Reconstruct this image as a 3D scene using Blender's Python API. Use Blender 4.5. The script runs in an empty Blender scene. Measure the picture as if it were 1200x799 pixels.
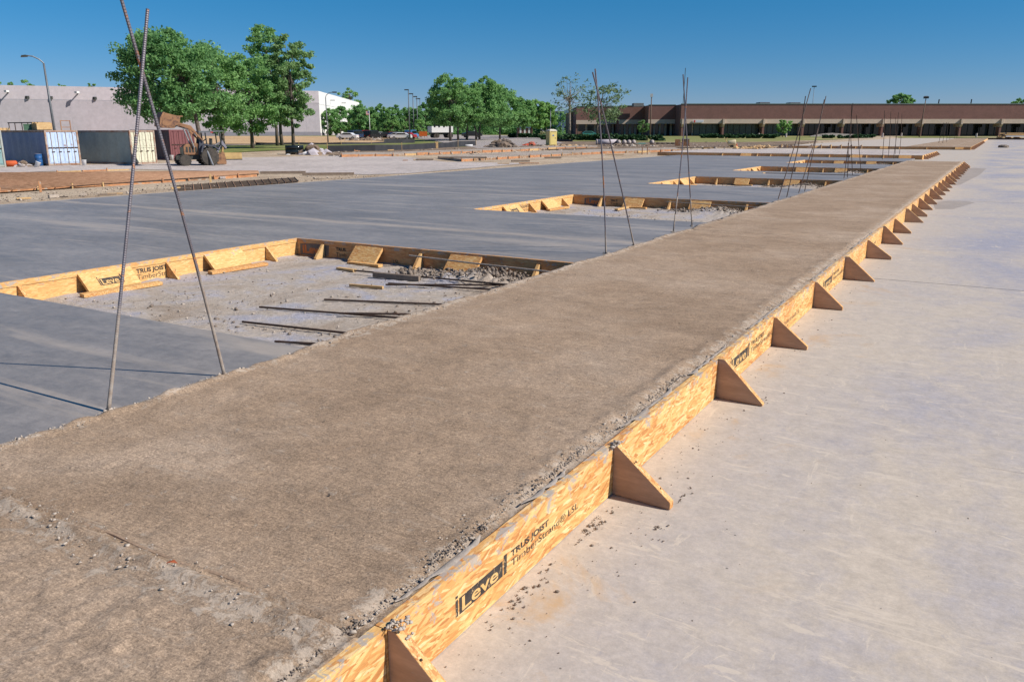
import bpy, bmesh, math, random
import numpy as np
from mathutils import Matrix, Vector, noise as mnoise
random.seed(7); rng = np.random.default_rng(7)
SC = bpy.context.scene; C = SC.collection
R = math.radians
# ------------------------------------------------------------------ camera
H = 1.70                                    # eye height above the floor slab
PITCH, YAW, FPX = 14.637, 30.575, 940.0
cam = bpy.data.cameras.new('camera'); camo = bpy.data.objects.new('camera', cam); C.objects.link(camo)
camo.location = (0, 0, H); camo.rotation_euler = (R(90 - PITCH), 0, R(YAW))
cam.sensor_width = 36; cam.lens = FPX / 1200 * 36; cam.clip_start = 0.05; cam.clip_end = 9000
SC.camera = camo
# ------------------------------------------------------------------ sky and sun
SUN_EL, SUN_AZ = R(40), math.atan2(.97, .22)
w = bpy.data.worlds.new('World'); SC.world = w; w.use_nodes = True
nt = w.node_tree; nt.nodes.clear()
sky = nt.nodes.new('ShaderNodeTexSky'); sky.sky_type = 'NISHITA'; sky.sun_disc = False
sky.sun_elevation = SUN_EL; sky.sun_rotation = SUN_AZ; sky.altitude = 1500; sky.air_density = .8; sky.dust_density = .0; sky.ozone_density = 3.0
hs = nt.nodes.new('ShaderNodeHueSaturation'); hs.inputs['Saturation'].default_value = 1.36; hs.inputs['Value'].default_value = .78
tint = nt.nodes.new('ShaderNodeMix'); tint.data_type = 'RGBA'; tint.blend_type = 'MULTIPLY'; tint.inputs[0].default_value = 1; 
_tc = nt.nodes.new('ShaderNodeTexCoord'); _sx = nt.nodes.new('ShaderNodeSeparateXYZ'); _rp = nt.nodes.new('ShaderNodeValToRGB')     # smog-tinted horizon, teal above
nt.links.new(_tc.outputs['Generated'], _sx.inputs[0]); nt.links.new(_sx.outputs[2], _rp.inputs[0])
_rp.color_ramp.elements[0].position = 0.0; _rp.color_ramp.elements[0].color = (.54, .49, .67, 1); _rp.color_ramp.elements[1].position = .27; _rp.color_ramp.elements[1].color = (.60, 1.20, 1.02, 1)
_e = _rp.color_ramp.elements.new(.6); _e.color = (.95, 1.0, 1.0, 1); nt.links.new(_rp.outputs[0], tint.inputs[7])
bg = nt.nodes.new('ShaderNodeBackground'); bg.inputs[1].default_value = .10
wo = nt.nodes.new('ShaderNodeOutputWorld')
nt.links.new(sky.outputs[0], hs.inputs['Color']); nt.links.new(hs.outputs[0], tint.inputs[6]); nt.links.new(tint.outputs[2], bg.inputs[0]); nt.links.new(bg.outputs[0], wo.inputs[0])
sl = bpy.data.lights.new('sun', 'SUN'); sl.energy = 4.6; sl.angle = R(.5); sl.color = (1, .94, .86)
so = bpy.data.objects.new('sun', sl); C.objects.link(so)
sd = Vector((math.sin(SUN_AZ) * math.cos(SUN_EL), math.cos(SUN_AZ) * math.cos(SUN_EL), math.sin(SUN_EL)))
so.rotation_euler = sd.to_track_quat('Z', 'Y').to_euler(); so.location = (20, 0, 30)
SC.view_settings.view_transform = 'Standard'; SC.view_settings.look = 'None'
SC.view_settings.exposure = 0.42; SC.view_settings.gamma = 1
SC.render.engine = 'CYCLES'
# ------------------------------------------------------------------ surveying: sight lines to ground points
_c, _s = math.cos(R(PITCH)), math.sin(R(PITCH)); _cy, _sy = math.cos(R(YAW)), math.sin(R(YAW))
def ray(x, y):
    r = x - 600; u = 399.5 - y
    fh = FPX * _c + u * _s; up = -FPX * _s + u * _c
    return r * _cy - fh * _sy, r * _sy + fh * _cy, up
def at(x, y, z=0.0):
    d = ray(x, y); t = (z - H) / d[2]; return (d[0] * t, d[1] * t, z)
def sm(a, b, x):
    t = np.clip((x - a) / (b - a), 0, 1); return t * t * (3 - 2 * t)
def ground(X, Y):
    r = np.hypot(X, Y)
    L = -.85 + .5 * sm(65, 118, r) + .3 * sm(118, 170, r) + .5 * sm(170, 250, r)
    rt = -.10 + .45 * sm(214, 250, Y)
    wgt = sm(-24.5, -20.8, X)
    return L * (1 - wgt) + rt * wgt
def G(x, y):
    z = -.4
    for i in range(40):
        p = at(x, y, z); z = .5 * z + .5 * float(ground(p[0], p[1]))
    return Vector((p[0], p[1], z))
def fwd(p): return -p[0] * _sy + p[1] * _cy
def mpp(p): return fwd(p) * _c / FPX            # metres per photo pixel at that place
def face(p): return math.atan2(p[1], p[0]) - math.pi / 2      # heading whose local -Y looks at the viewer
def cp(x, fh, z):                                # point in column x at forward distance fh
    r = (x - 600) / FPX * fh * _c
    return Vector((r * _cy - fh * _sy, r * _sy + fh * _cy, z))
# ------------------------------------------------------------------ mesh helpers
class MB:
    def __init__(s): s.v = []; s.f = []; s.m = []
    def add(s, vs, fs, m=0, M=None):
        b = len(s.v)
        s.v += [tuple(M @ Vector(p)) for p in vs] if M is not None else [tuple(p) for p in vs]
        s.f += [tuple(i + b for i in f) for f in fs]; s.m += [m] * len(fs); return s
    def box(s, x0, y0, z0, x1, y1, z1, m=0, M=None):
        return s.add([(x0,y0,z0),(x1,y0,z0),(x1,y1,z0),(x0,y1,z0),(x0,y0,z1),(x1,y0,z1),(x1,y1,z1),(x0,y1,z1)],
                     [(0,3,2,1),(4,5,6,7),(0,1,5,4),(1,2,6,5),(2,3,7,6),(3,0,4,7)], m, M)
    def prism(s, poly, a, b, m=0, M=None, ax='x'):
        n = len(poly)
        def mk(t, p): return (t, p[0], p[1]) if ax == 'x' else ((p[0], t, p[1]) if ax == 'y' else (p[0], p[1], t))
        vs = [mk(a, p) for p in poly] + [mk(b, p) for p in poly]
        fs = [tuple(range(n))[::-1], tuple(range(n, 2 * n))] + [(i, (i + 1) % n, n + (i + 1) % n, n + i) for i in range(n)]
        return s.add(vs, fs, m, M)
    def tube(s, pts, rad, n=8, m=0, cap=True, M=None):
        pts = [Vector(p) for p in pts]; rad = rad if hasattr(rad, '__len__') else [rad] * len(pts)
        vs = []; fs = []
        up = Vector((0, 0, 1)) if abs((pts[-1] - pts[0]).normalized().z) < .9 else Vector((1, 0, 0))
        for i, p in enumerate(pts):
            d = (pts[min(i + 1, len(pts) - 1)] - pts[max(i - 1, 0)]).normalized()
            a = d.cross(up).normalized(); b = a.cross(d)
            for k in range(n):
                t = 2 * math.pi * k / n; vs.append(p + (a * math.cos(t) + b * math.sin(t)) * rad[i])
        for i in range(len(pts) - 1):
            for k in range(n):
                fs.append((i*n+k, i*n+(k+1) % n, (i+1)*n+(k+1) % n, (i+1)*n+k))
        if cap: fs += [tuple(range(n))[::-1], tuple(range((len(pts)-1)*n, len(pts)*n))]
        return s.add(vs, fs, m, M)
    def lathe(s, prof, n=16, m=0, M=None):
        vs = [(r * math.cos(2*math.pi*k/n), r * math.sin(2*math.pi*k/n), z) for r, z in prof for k in range(n)]
        fs = [(i*n+k, i*n+(k+1) % n, (i+1)*n+(k+1) % n, (i+1)*n+k) for i in range(len(prof)-1) for k in range(n)]
        fs += [tuple(range(n))[::-1], tuple(range((len(prof)-1)*n, len(prof)*n))]
        return s.add(vs, fs, m, M)
    def blob(s, c, r, m=0, sub=0):
        bm = bmesh.new(); bmesh.ops.create_icosphere(bm, subdivisions=sub + 1, radius=1)
        r = r if hasattr(r, '__len__') else (r, r, r)
        vs = []
        for v in bm.verts:
            k = random.uniform(.72, 1.18); vs.append((c[0]+v.co.x*r[0]*k, c[1]+v.co.y*r[1]*k, c[2]+v.co.z*r[2]*k))
        fs = [tuple(v.index for v in f.verts) for f in bm.faces]; bm.free()
        return s.add(vs, fs, m)
    def build(s, name, mats, parent=None, smooth=False, bevel=0):
        me = bpy.data.meshes.new(name); me.from_pydata(s.v, [], s.f)
        mats = mats if isinstance(mats, (list, tuple)) else [mats]
        for m in mats: me.materials.append(m)
        if len(mats) > 1: me.polygons.foreach_set('material_index', s.m)
        if smooth: me.polygons.foreach_set('use_smooth', [True] * len(me.polygons))
        me.update()
        if bevel:
            bm = bmesh.new(); bm.from_mesh(me)
            bmesh.ops.bevel(bm, geom=bm.edges[:], offset=bevel, segments=1, affect='EDGES'); bm.to_mesh(me); bm.free()
        return link(name, me, parent)
def link(name, me, parent=None):
    o = bpy.data.objects.new(name, me); C.objects.link(o)
    if parent is not None: o.parent = parent
    return o
def np_mesh(name, V, F, mats, parent=None, smooth=False):
    me = bpy.data.meshes.new(name); V = np.asarray(V, np.float32); F = np.asarray(F, np.int32); k = F.shape[1]
    me.vertices.add(len(V)); me.vertices.foreach_set('co', V.ravel())
    me.loops.add(F.size); me.loops.foreach_set('vertex_index', F.ravel())
    me.polygons.add(len(F)); me.polygons.foreach_set('loop_start', np.arange(0, F.size, k, dtype=np.int32))
    if smooth: me.polygons.foreach_set('use_smooth', np.ones(len(F), bool))
    me.update(calc_edges=True)
    for m in (mats if isinstance(mats, (list, tuple)) else [mats]): me.materials.append(m)
    return link(name, me, parent)
def tag(o, label, cat, group=None, kind=None):
    if label: o['label'] = label
    if cat: o['category'] = cat
    if group: o['group'] = group
    if kind: o['kind'] = kind
    return o
def T(name, label, cat, loc=(0, 0, 0), rz=0.0, group=None):
    o = bpy.data.objects.new(name, None); C.objects.link(o); o.location = loc; o.rotation_euler = (0, 0, rz)
    o.empty_display_size = .2
    return tag(o, label, cat, group)
def struct(o): o['kind'] = 'structure'; return o
def stuff(o, label=None, cat=None): o['kind'] = 'stuff'; return tag(o, label, cat)
def copy_tree(o, parent=None):
    c = o.copy(); C.objects.link(c); c.parent = parent
    for ch in list(o.children): copy_tree(ch, c)
    return c
def vnoise(P, seed=0):                          # value noise, P (n,3)
    P = np.asarray(P, float); i = np.floor(P).astype(np.int64); f = P - i; f = f * f * (3 - 2 * f)
    def h(a):
        n = (a[:, 0] * 374761393 + a[:, 1] * 668265263 + a[:, 2] * 2147483647 + seed * 974711) & 0xffffffff
        n = ((n ^ (n >> 13)) * 1274126177) & 0xffffffff
        return ((n ^ (n >> 16)) & 0xffff) / 65535.0
    out = 0
    for dx in (0, 1):
        for dy in (0, 1):
            for dz in (0, 1):
                wg = (f[:, 0] if dx else 1-f[:, 0]) * (f[:, 1] if dy else 1-f[:, 1]) * (f[:, 2] if dz else 1-f[:, 2])
                out = out + wg * h(i + np.array([dx, dy, dz]))
    return out * 2 - 1
def fbm(X, Y, sc, o=4, seed=0):
    P = np.stack([X * sc, Y * sc, np.zeros_like(X)], 1); a = 1; r = 0
    for k in range(o): r = r + a * vnoise(P * 2 ** k + 17.3 * k, seed); a *= .5
    return r
# ------------------------------------------------------------------ materials
def nmat(name):
    m = bpy.data.materials.new(name); m.use_nodes = True; t = m.node_tree; b = t.nodes['Principled BSDF']; return m, t, b
def N(t, ty, **kw):
    n = t.nodes.new('ShaderNode' + ty)
    for k, v in kw.items(): setattr(n, k, v)
    return n
def coords(t, scale=(1, 1, 1), rnd=False, rot=(0, 0, 0)):
    tc = N(t, 'TexCoord'); mp = N(t, 'Mapping'); mp.inputs['Scale'].default_value = scale; mp.inputs['Rotation'].default_value = rot
    if rnd:
        oi = N(t, 'ObjectInfo'); va = N(t, 'VectorMath', operation='SCALE'); va.inputs[0].default_value = (13, 7, 5)
        t.links.new(oi.outputs['Random'], va.inputs['Scale']); ad = N(t, 'VectorMath', operation='ADD')
        t.links.new(tc.outputs['Object'], ad.inputs[0]); t.links.new(va.outputs[0], ad.inputs[1]); t.links.new(ad.outputs[0], mp.inputs[0])
    else: t.links.new(tc.outputs['Object'], mp.inputs[0])
    return mp.outputs[0]
def noise(t, vec, scale, detail=4, rough=.6, dist=0):
    n = N(t, 'TexNoise'); n.inputs['Scale'].default_value = scale; n.inputs['Detail'].default_value = detail
    n.inputs['Roughness'].default_value = rough; n.inputs['Distortion'].default_value = dist
    if vec is not None: t.links.new(vec, n.inputs['Vector'])
    return n.outputs[0]
def ramp(t, fac, stops):
    r = N(t, 'ValToRGB'); e = r.color_ramp.elements
    while len(e) < len(stops): e.new(.5)
    for el, (p, c) in zip(e, stops): el.position = p; el.color = (*c, 1) if hasattr(c, '__len__') else (c, c, c, 1)
    t.links.new(fac, r.inputs[0]); return r.outputs[0]
def mix(t, fac, a, b, mode='MIX'):
    n = N(t, 'Mix', data_type='RGBA', blend_type=mode)
    for sck, v in ((n.inputs[0], fac), (n.inputs[6], a), (n.inputs[7], b)):
        if isinstance(v, (int, float)): sck.default_value = v
        elif isinstance(v, tuple): sck.default_value = (*v, 1)
        else: t.links.new(v, sck)
    return n.outputs[2]
def math_(t, op, a, b=None):
    n = N(t, 'Math', operation=op)
    for i, v in enumerate((a, b)):
        if v is None: continue
        if isinstance(v, (int, float)): n.inputs[i].default_value = v
        else: t.links.new(v, n.inputs[i])
    return n.outputs[0]
def bump(t, b, h, strength=.4, dist=.01, prev=None):
    n = N(t, 'Bump'); n.inputs['Strength'].default_value = strength; n.inputs['Distance'].default_value = dist
    t.links.new(h, n.inputs['Height'])
    if prev is not None: t.links.new(prev, n.inputs['Normal'])
    t.links.new(n.outputs[0], b.inputs['Normal']); return n.outputs[0]
def gmat(name, c1, c2=None, sc=4, rough=.8, bmp=.3, bsc=30, bd=.01, metal=0, scale=(1, 1, 1), spec=.3, rnd=True, c3=None, th=.62):
    c2 = c2 or tuple(x * .75 for x in c1)
    m, t, b = nmat(name); v = coords(t, scale, rnd)
    n1 = noise(t, v, sc, 5, .65)
    col = ramp(t, n1, [(.35, c1), (.68, c2)])
    n2 = noise(t, v, sc * 7, 3)
    col = mix(t, .35, col, ramp(t, n2, [(.3, .6), (.7, 1.0)]), 'MULTIPLY')
    if c3:
        n3 = noise(t, v, sc * 1.7, 6, .7, .6); col = mix(t, ramp(t, n3, [(th, 0.), (th + .06, 1.)]), col, c3)
    t.links.new(col, b.inputs['Base Color']); b.inputs['Roughness'].default_value = rough; b.inputs['Metallic'].default_value = metal
    b.inputs['Specular IOR Level'].default_value = spec
    if bmp: bump(t, b, noise(t, v, bsc, 4), bmp, bd)
    return m
M = {}
SX1_ = -1.44
def strip_mat():
    m, t, b = nmat('rough_brown_concrete'); v = coords(t)
    big = noise(t, v, .8, 6, .62, .4); str_ = noise(t, coords(t, (.9, 3.2, 1), rot=(0, 0, .1)), 1.3, 7, .7, .5)
    fine = noise(t, v, 150, 3, .8); mid = noise(t, v, 38, 6, .82, .3); pat = noise(t, v, 4.5, 6, .7, .6)
    broom = noise(t, coords(t, (7, 120, 40), rot=(0, 0, .06)), 1.0, 3, .6)
    col = ramp(t, big, [(.3, (.270, .186, .122)), (.5, (.325, .232, .158)), (.7, (.395, .295, .214))])
    col = mix(t, .55, col, ramp(t, str_, [(.32, .74), (.68, 1.16)]), 'MULTIPLY')
    col = mix(t, .55, col, ramp(t, pat, [(.32, .78), (.66, 1.14)]), 'MULTIPLY')
    col = mix(t, .6, col, ramp(t, mid, [(.28, .58), (.45, .96), (.72, 1.38)]), 'MULTIPLY')
    col = mix(t, .9, col, ramp(t, fine, [(.25, .5), (.5, 1.), (.75, 1.6)]), 'MULTIPLY')
    col = mix(t, .7, col, ramp(t, noise(t, v, 85, 2, .8), [(.28, .55), (.5, 1.), (.74, 1.5)]), 'MULTIPLY')
    col = mix(t, .6, col, ramp(t, broom, [(.3, .72), (.7, 1.22)]), 'MULTIPLY')
    # pale dried paste: scuffs, and smears along both edges and the cross joint
    sx = N(t, 'SeparateXYZ'); t.links.new(v, sx.inputs[0]); X, Y = sx.outputs[0], sx.outputs[1]
    def near(c, val, wd): return math_(t, 'MAXIMUM', 0.0, math_(t, 'SUBTRACT', 1.0, math_(t, 'DIVIDE', math_(t, 'ABSOLUTE', math_(t, 'SUBTRACT', c, val)), wd)))
    edge = math_(t, 'MAXIMUM', near(X, SX1_ - .05, .13), math_(t, 'MAXIMUM', near(X, -3.93, .15), math_(t, 'MULTIPLY', near(Y, 1.48, .16), .9)))
    sc = noise(t, coords(t, (2.2, 6, 1), rot=(0, 0, -.1)), 1.6, 8, .78, .8); sc2 = noise(t, v, 13, 8, .8, .5)
    pm = math_(t, 'ADD', math_(t, 'MULTIPLY', ramp(t, sc, [(.58, 0.), (.70, 1.)]), .4), math_(t, 'MULTIPLY', ramp(t, math_(t, 'ADD', sc2, math_(t, 'MULTIPLY', edge, .16)), [(.60, 0.), (.67, 1.)]), .55))
    col = mix(t, pm, col, (.52, .44, .36))
    dk = noise(t, v, 17, 8, .8, .8); col = mix(t, math_(t, 'MULTIPLY', ramp(t, math_(t, 'ADD', dk, math_(t, 'MULTIPLY', edge, .10)), [(.665, 0.), (.70, 1.)]), .7), col, (.16, .115, .08))
    t.links.new(col, b.inputs['Base Color']); b.inputs['Roughness'].default_value = .9; b.inputs['Specular IOR Level'].default_value = .2
    h = math_(t, 'ADD', math_(t, 'MULTIPLY', fine, .35), math_(t, 'ADD', math_(t, 'MULTIPLY', mid, 1.0), math_(t, 'ADD', math_(t, 'MULTIPLY', broom, .45), math_(t, 'MULTIPLY', pm, .5))))
    bump(t, b, h, .6, .010)
    return m
def slab_mat():
    m, t, b = nmat('stained_sheen_floor_concrete'); v = coords(t)
    big = noise(t, coords(t, (1, .6, 1), rot=(0, 0, .5)), .42, 5, .6, .6); md = noise(t, v, 5.0, 10, .80, .5)
    blue = ramp(t, math_(t, 'ADD', math_(t, 'MULTIPLY', big, .68), math_(t, 'MULTIPLY', md, .32)), [(.43, 0.), (.60, 1.)])
    sx = N(t, 'SeparateXYZ'); t.links.new(v, sx.inputs[0])
    mr = N(t, 'MapRange'); mr.inputs['From Min'].default_value = -1.3; mr.inputs['From Max'].default_value = -.3
    mr.inputs['To Min'].default_value = .1; t.links.new(sx.outputs[0], mr.inputs['Value'])
    blue = math_(t, 'MULTIPLY', math_(t, 'MULTIPLY', blue, mr.outputs[0]), .95)
    col = mix(t, blue, (.52, .440, .355), (.335, .32, .36))  # bluish patches: sky sheen painted into the tan slab colour
    n2 = noise(t, v, 9, 7, .7)
    col = mix(t, .5, col, ramp(t, n2, [(.3, .76), (.7, 1.2)]), 'MULTIPLY')
    n4 = noise(t, v, 34, 6, .75); col = mix(t, .6, col, ramp(t, n4, [(.3, .78), (.7, 1.18)]), 'MULTIPLY')
    n3 = noise(t, v, 120, 3, .7); col = mix(t, .4, col, ramp(t, n3, [(.3, .78), (.7, 1.14)]), 'MULTIPLY')
    # pale scrapes of dried paste, in short sweeps
    for rt, scl, th in ((.7, (1.1, 6, 1), .60), (-.35, (5, 1.4, 1), .62), (1.2, (2.5, 9, 1), .62)):
        s1 = noise(t, coords(t, scl, rot=(0, 0, rt)), 1.5, 9, .76, .9)
        col = mix(t, math_(t, 'MULTIPLY', ramp(t, s1, [(th - .02, 0.), (th + .015, 1.)]), .65), col, (.60, .51, .41))
    s2 = noise(t, coords(t, (3, 1.6, 1), rot=(0, 0, .3)), 1.3, 8, .75, 1.6)
    col = mix(t, math_(t, 'MULTIPLY', ramp(t, s2, [(.60, 0.), (.70, 1.)]), .5), col, (.27, .255, .29))
    vo = N(t, 'TexVoronoi'); vo.inputs['Scale'].default_value = 7; t.links.new(v, vo.inputs['Vector'])
    col = mix(t, .8, col, ramp(t, vo.outputs['Distance'], [(.025, .2), (.045, 1.)]), 'MULTIPLY')
    col = mix(t, math_(t, 'MULTIPLY', ramp(t, noise(t, v, 1.4, 6, .7, .5), [(.58, 0.), (.7, 1.)]), math_(t, 'SUBTRACT', 1, mr.outputs[0])), col, (.50, .33, .18))
    t.links.new(col, b.inputs['Base Color'])
    t.links.new(ramp(t, md, [(.3, .42), (.7, .68)]), b.inputs['Roughness']); b.inputs['Specular IOR Level'].default_value = .35
    bump(t, b, math_(t, 'ADD', n2, math_(t, 'MULTIPLY', n3, .2)), .18, .006)
    return m
def panel_mat():
    m, t, b = nmat('smooth_dark_concrete'); v = coords(t)
    big = noise(t, coords(t, (.5, 1.2, 1)), .7, 6, .6, .3); md = noise(t, coords(t, (1, 2.6, 1)), 2.4, 9, .78, .4)
    col = ramp(t, big, [(.3, (.178, .156, .137)), (.5, (.225, .199, .179)), (.7, (.300, .264, .232))])
    col = mix(t, .8, col, ramp(t, md, [(.3, .72), (.7, 1.25)]), 'MULTIPLY'); col = mix(t, .7, col, ramp(t, noise(t, v, 14, 6, .75), [(.3, .72), (.7, 1.28)]), 'MULTIPLY')
    n3 = noise(t, v, 110, 3, .7); col = mix(t, .45, col, ramp(t, n3, [(.3, .7), (.7, 1.25)]), 'MULTIPLY')
    s1 = noise(t, coords(t, (.22, 2.6, 1), rot=(0, 0, .05)), 1.0, 6, .62, .4)
    col = mix(t, math_(t, 'MULTIPLY', ramp(t, s1, [(.55, 0.), (.66, 1.)]), .55), col, (.44, .36, .28))
    s2 = noise(t, coords(t, (1.6, 5, 1), rot=(0, 0, -.2)), 1.2, 8, .75, 1.)
    col = mix(t, math_(t, 'MULTIPLY', ramp(t, s2, [(.64, 0.), (.68, 1.)]), .45), col, (.45, .43, .42))
    # band of dried tan paste swept across the panel, with smaller scuffs
    sx = N(t, 'SeparateXYZ'); t.links.new(v, sx.inputs[0])
    dy = math_(t, 'ABSOLUTE', math_(t, 'ADD', math_(t, 'SUBTRACT', sx.outputs[1], 10.1), math_(t, 'MULTIPLY', math_(t, 'SUBTRACT', noise(t, v, .7, 4, .6), .5), .5)))
    bm_ = math_(t, 'MULTIPLY', ramp(t, dy, [(.0, 1.), (.20, 0.)]), ramp(t, noise(t, coords(t, (.8, 6, 1)), 2., 7, .75), [(.3, .25), (.6, 1.)]))
    col = mix(t, math_(t, 'MULTIPLY', bm_, .7), col, (.52, .41, .30))
    t.links.new(col, b.inputs['Base Color'])
    t.links.new(ramp(t, md, [(.3, .40), (.7, .48)]), b.inputs['Roughness']); b.inputs['Specular IOR Level'].default_value = .85
    bump(t, b, math_(t, 'ADD', md, math_(t, 'MULTIPLY', n3, .15)), .15, .006)
    return m
def lsl_mat(name, axis, dull=0.0, coarse=1.0, mortar=True, dc=(.42, .24, .13)):
    # strand lumber: overlapping long flakes in yellow, tan and orange
    m, t, b = nmat(name)
    a, c = (7.5 * coarse, 58 * coarse)
    sc = {'x': (a, c, c), 'y': (c, a, c), 'z': (c, c, a)}[axis]
    rots = {'x': ((0, .22, 0), (0, -.35, 0), (0, .05, 0)), 'y': ((.22, 0, 0), (-.4, 0, 0), (.05, 0, 0)), 'z': ((.2, 0, 0), (-.3, 0, 0), (0, 0, 0))}[axis]
    cols = []
    for i, ro in enumerate(rots):
        tc = coords(t, (1, 1, 1), True); mp = N(t, 'Mapping'); mp.vector_type = 'POINT'; mp.inputs['Rotation'].default_value = ro; t.links.new(tc, mp.inputs[0])
        mp2 = N(t, 'Mapping'); mp2.inputs['Scale'].default_value = tuple(x * (1, .8, 1.3)[i] for x in sc); mp2.inputs['Location'].default_value = (3.3*i, 1.7*i, i); t.links.new(mp.outputs[0], mp2.inputs[0])
        nd = N(t, 'TexNoise'); nd.inputs['Scale'].default_value = 1.2; nd.inputs['Detail'].default_value = 4; t.links.new(mp2.outputs[0], nd.inputs['Vector'])
        ad = N(t, 'VectorMath', operation='MULTIPLY_ADD'); ad.inputs[1].default_value = (.7, .7, .7); t.links.new(nd.outputs[1], ad.inputs[0]); t.links.new(mp2.outputs[0], ad.inputs[2])
        vo = N(t, 'TexVoronoi'); vo.inputs['Scale'].default_value = 1; t.links.new(ad.outputs[0], vo.inputs['Vector'])
        sp = N(t, 'SeparateColor'); t.links.new(vo.outputs['Color'], sp.inputs[0]); cols.append(sp.outputs)
    st = [(.0, (.44, .17, .045)), (.2, (.58, .28, .085)), (.5, (.70, .42, .15)), (.8, (.80, .56, .24)), (1., (.86, .68, .38))]
    A = ramp(t, cols[0][0], st); B = ramp(t, cols[1][0], st); D = ramp(t, cols[2][0], st)
    col = mix(t, ramp(t, cols[1][1], [(.45, 0.), (.5, 1.)]), A, B); col = mix(t, ramp(t, cols[2][1], [(.62, 0.), (.66, 1.)]), col, D)
    col = mix(t, .10, col, (.70, .42, .16))
    v = coords(t, (1, 1, 1), True); gr = noise(t, coords(t, tuple(x * 4 for x in sc), True), 1, 4, .7)
    col = mix(t, .75, col, ramp(t, gr, [(.25, .58), (.7, 1.2)]), 'MULTIPLY')
    bigw = noise(t, v, 2.3, 4); col = mix(t, .45, col, ramp(t, bigw, [(.40, (.84, .50, .30)), (.58, (1.0, .94, .85))]), 'MULTIPLY')
    if dull: col = mix(t, dull, col, dc)
    if mortar:
        tc = N(t, 'TexCoord'); sx = N(t, 'SeparateXYZ'); t.links.new(tc.outputs['Object'], sx.inputs[0])
        mr = N(t, 'MapRange'); mr.inputs['From Min'].default_value = .02; mr.inputs['From Max'].default_value = .25; mr.inputs['To Min'].default_value = .55; mr.inputs['To Max'].default_value = 1
        t.links.new(sx.outputs[2], mr.inputs['Value'])
        sp = math_(t, 'MULTIPLY', noise(t, v, 11, 9, .74, .4), mr.outputs[0])
        col = mix(t, ramp(t, sp, [(.515, 0.), (.55, .85)]), col, (.36, .33, .30))
    t.links.new(col, b.inputs['Base Color']); b.inputs['Roughness'].default_value = .7; b.inputs['Specular IOR Level'].default_value = .25
    bump(t, b, math_(t, 'ADD', cols[0][0], gr), .35, .003)
    return m
def mud_mat():
    m, t, b = nmat('wet_mud'); v = coords(t)
    a = noise(t, v, 1.3, 6, .65, .4); f = noise(t, v, 30, 6, .75)
    col = ramp(t, a, [(.38, (.42, .40, .44)), (.50, (.44, .375, .315)), (.66, (.34, .265, .20))])  # lavender end of the ramp is water sheen put into the mud colour
    col = mix(t, .8, col, ramp(t, f, [(.3, .55), (.55, 1.), (.75, 1.3)]), 'MULTIPLY')
    t.links.new(col, b.inputs['Base Color']); t.links.new(ramp(t, a, [(.38, .4), (.55, .9)]), b.inputs['Roughness'])
    bump(t, b, math_(t, 'ADD', f, noise(t, v, 90, 4)), .8, .012)
    return m
def soil(name, c1, c2, c3, sc=.25, rough=.95):
    m, t, b = nmat(name); v = coords(t)
    a = noise(t, v, sc, 8, .7, .3); f = noise(t, v, sc * 14, 6, .75)
    col = ramp(t, a, [(.36, c1), (.5, c2), (.64, c3)])
    col = mix(t, .7, col, ramp(t, f, [(.3, .55), (.5, 1.), (.72, 1.35)]), 'MULTIPLY')
    t.links.new(col, b.inputs['Base Color']); b.inputs['Roughness'].default_value = rough; b.inputs['Specular IOR Level'].default_value = .15
    bump(t, b, f, .8, .1); return m
def leaf_mat(name, c1, c2, tr=.3):
    m, t, b = nmat(name); v = coords(t, (1, 1, 1), True)
    n = noise(t, v, .8, 3); n2 = noise(t, v, 9, 2)
    col = mix(t, .6, ramp(t, n, [(.35, c1), (.65, c2)]), ramp(t, n2, [(.3, .65), (.7, 1.6)]), 'MULTIPLY')
    t.links.new(col, b.inputs['Base Color']); b.inputs['Roughness'].default_value = .6; b.inputs['Specular IOR Level'].default_value = .25
    tl = N(t, 'BsdfTranslucent'); t.links.new(col, tl.inputs[0]); ms = N(t, 'MixShader'); ms.inputs[0].default_value = tr
    out = t.nodes['Material Output']; t.links.new(b.outputs[0], ms.inputs[1]); t.links.new(tl.outputs[0], ms.inputs[2]); t.links.new(ms.outputs[0], out.inputs[0])
    return m
M['strip'] = strip_mat(); M['slab'] = slab_mat(); M['panel'] = panel_mat(); M['mud'] = mud_mat()
M['lsl_y'] = lsl_mat('strand_lumber_long', 'y', .12, 1.3, dc=(.62, .40, .19)); M['lsl_x'] = lsl_mat('strand_lumber_cross_shaded', 'x', .6, dc=(.48, .245, .12))  # cross boards tinted browner: the shade they stand in is in the colour
M['lsl_lit'] = lsl_mat('strand_lumber_fine_lit', 'y', .5, 1.6, dc=(.68, .42, .17)); M['brace'] = lsl_mat('brace_lumber', 'x', .2, 2.0, False)  # sunlit copy for the left boards of the openings, light painted in as yellow
M['ply'] = gmat('brown_plywood_face', (.48, .32, .23), (.36, .235, .165), 3, .8, .2, 60, .003, scale=(1, 1, 5), c3=(.40, .36, .32), th=.68)
M['form_far'] = gmat('orange_form_lumber', (.56, .27, .12), (.34, .15, .075), 2.5, c3=(.40, .32, .25), th=.56)
M['form_dk'] = gmat('muddy_form_lumber', (.36, .20, .11), (.22, .13, .08), 2.5, c3=(.36, .29, .22), th=.5)
M['wood'] = gmat('pale_lumber', (.62, .42, .20), (.5, .30, .13), 6)
M['wood_dk'] = gmat('weathered_lumber', (.26, .20, .15), (.18, .13, .10), 6)
M['ink'] = gmat('black_ink', (.035, .03, .028), (.07, .06, .05), 20, bmp=0, c3=(.42, .28, .14), th=.57)
M['ink_wood'] = gmat('unprinted_wood_lettering', (.70, .46, .20), (.62, .36, .12), 20, bmp=0)
M['crumb'] = gmat('mortar_crumbs', (.50, .43, .36), (.38, .31, .25), 8, bmp=.5)
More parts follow.
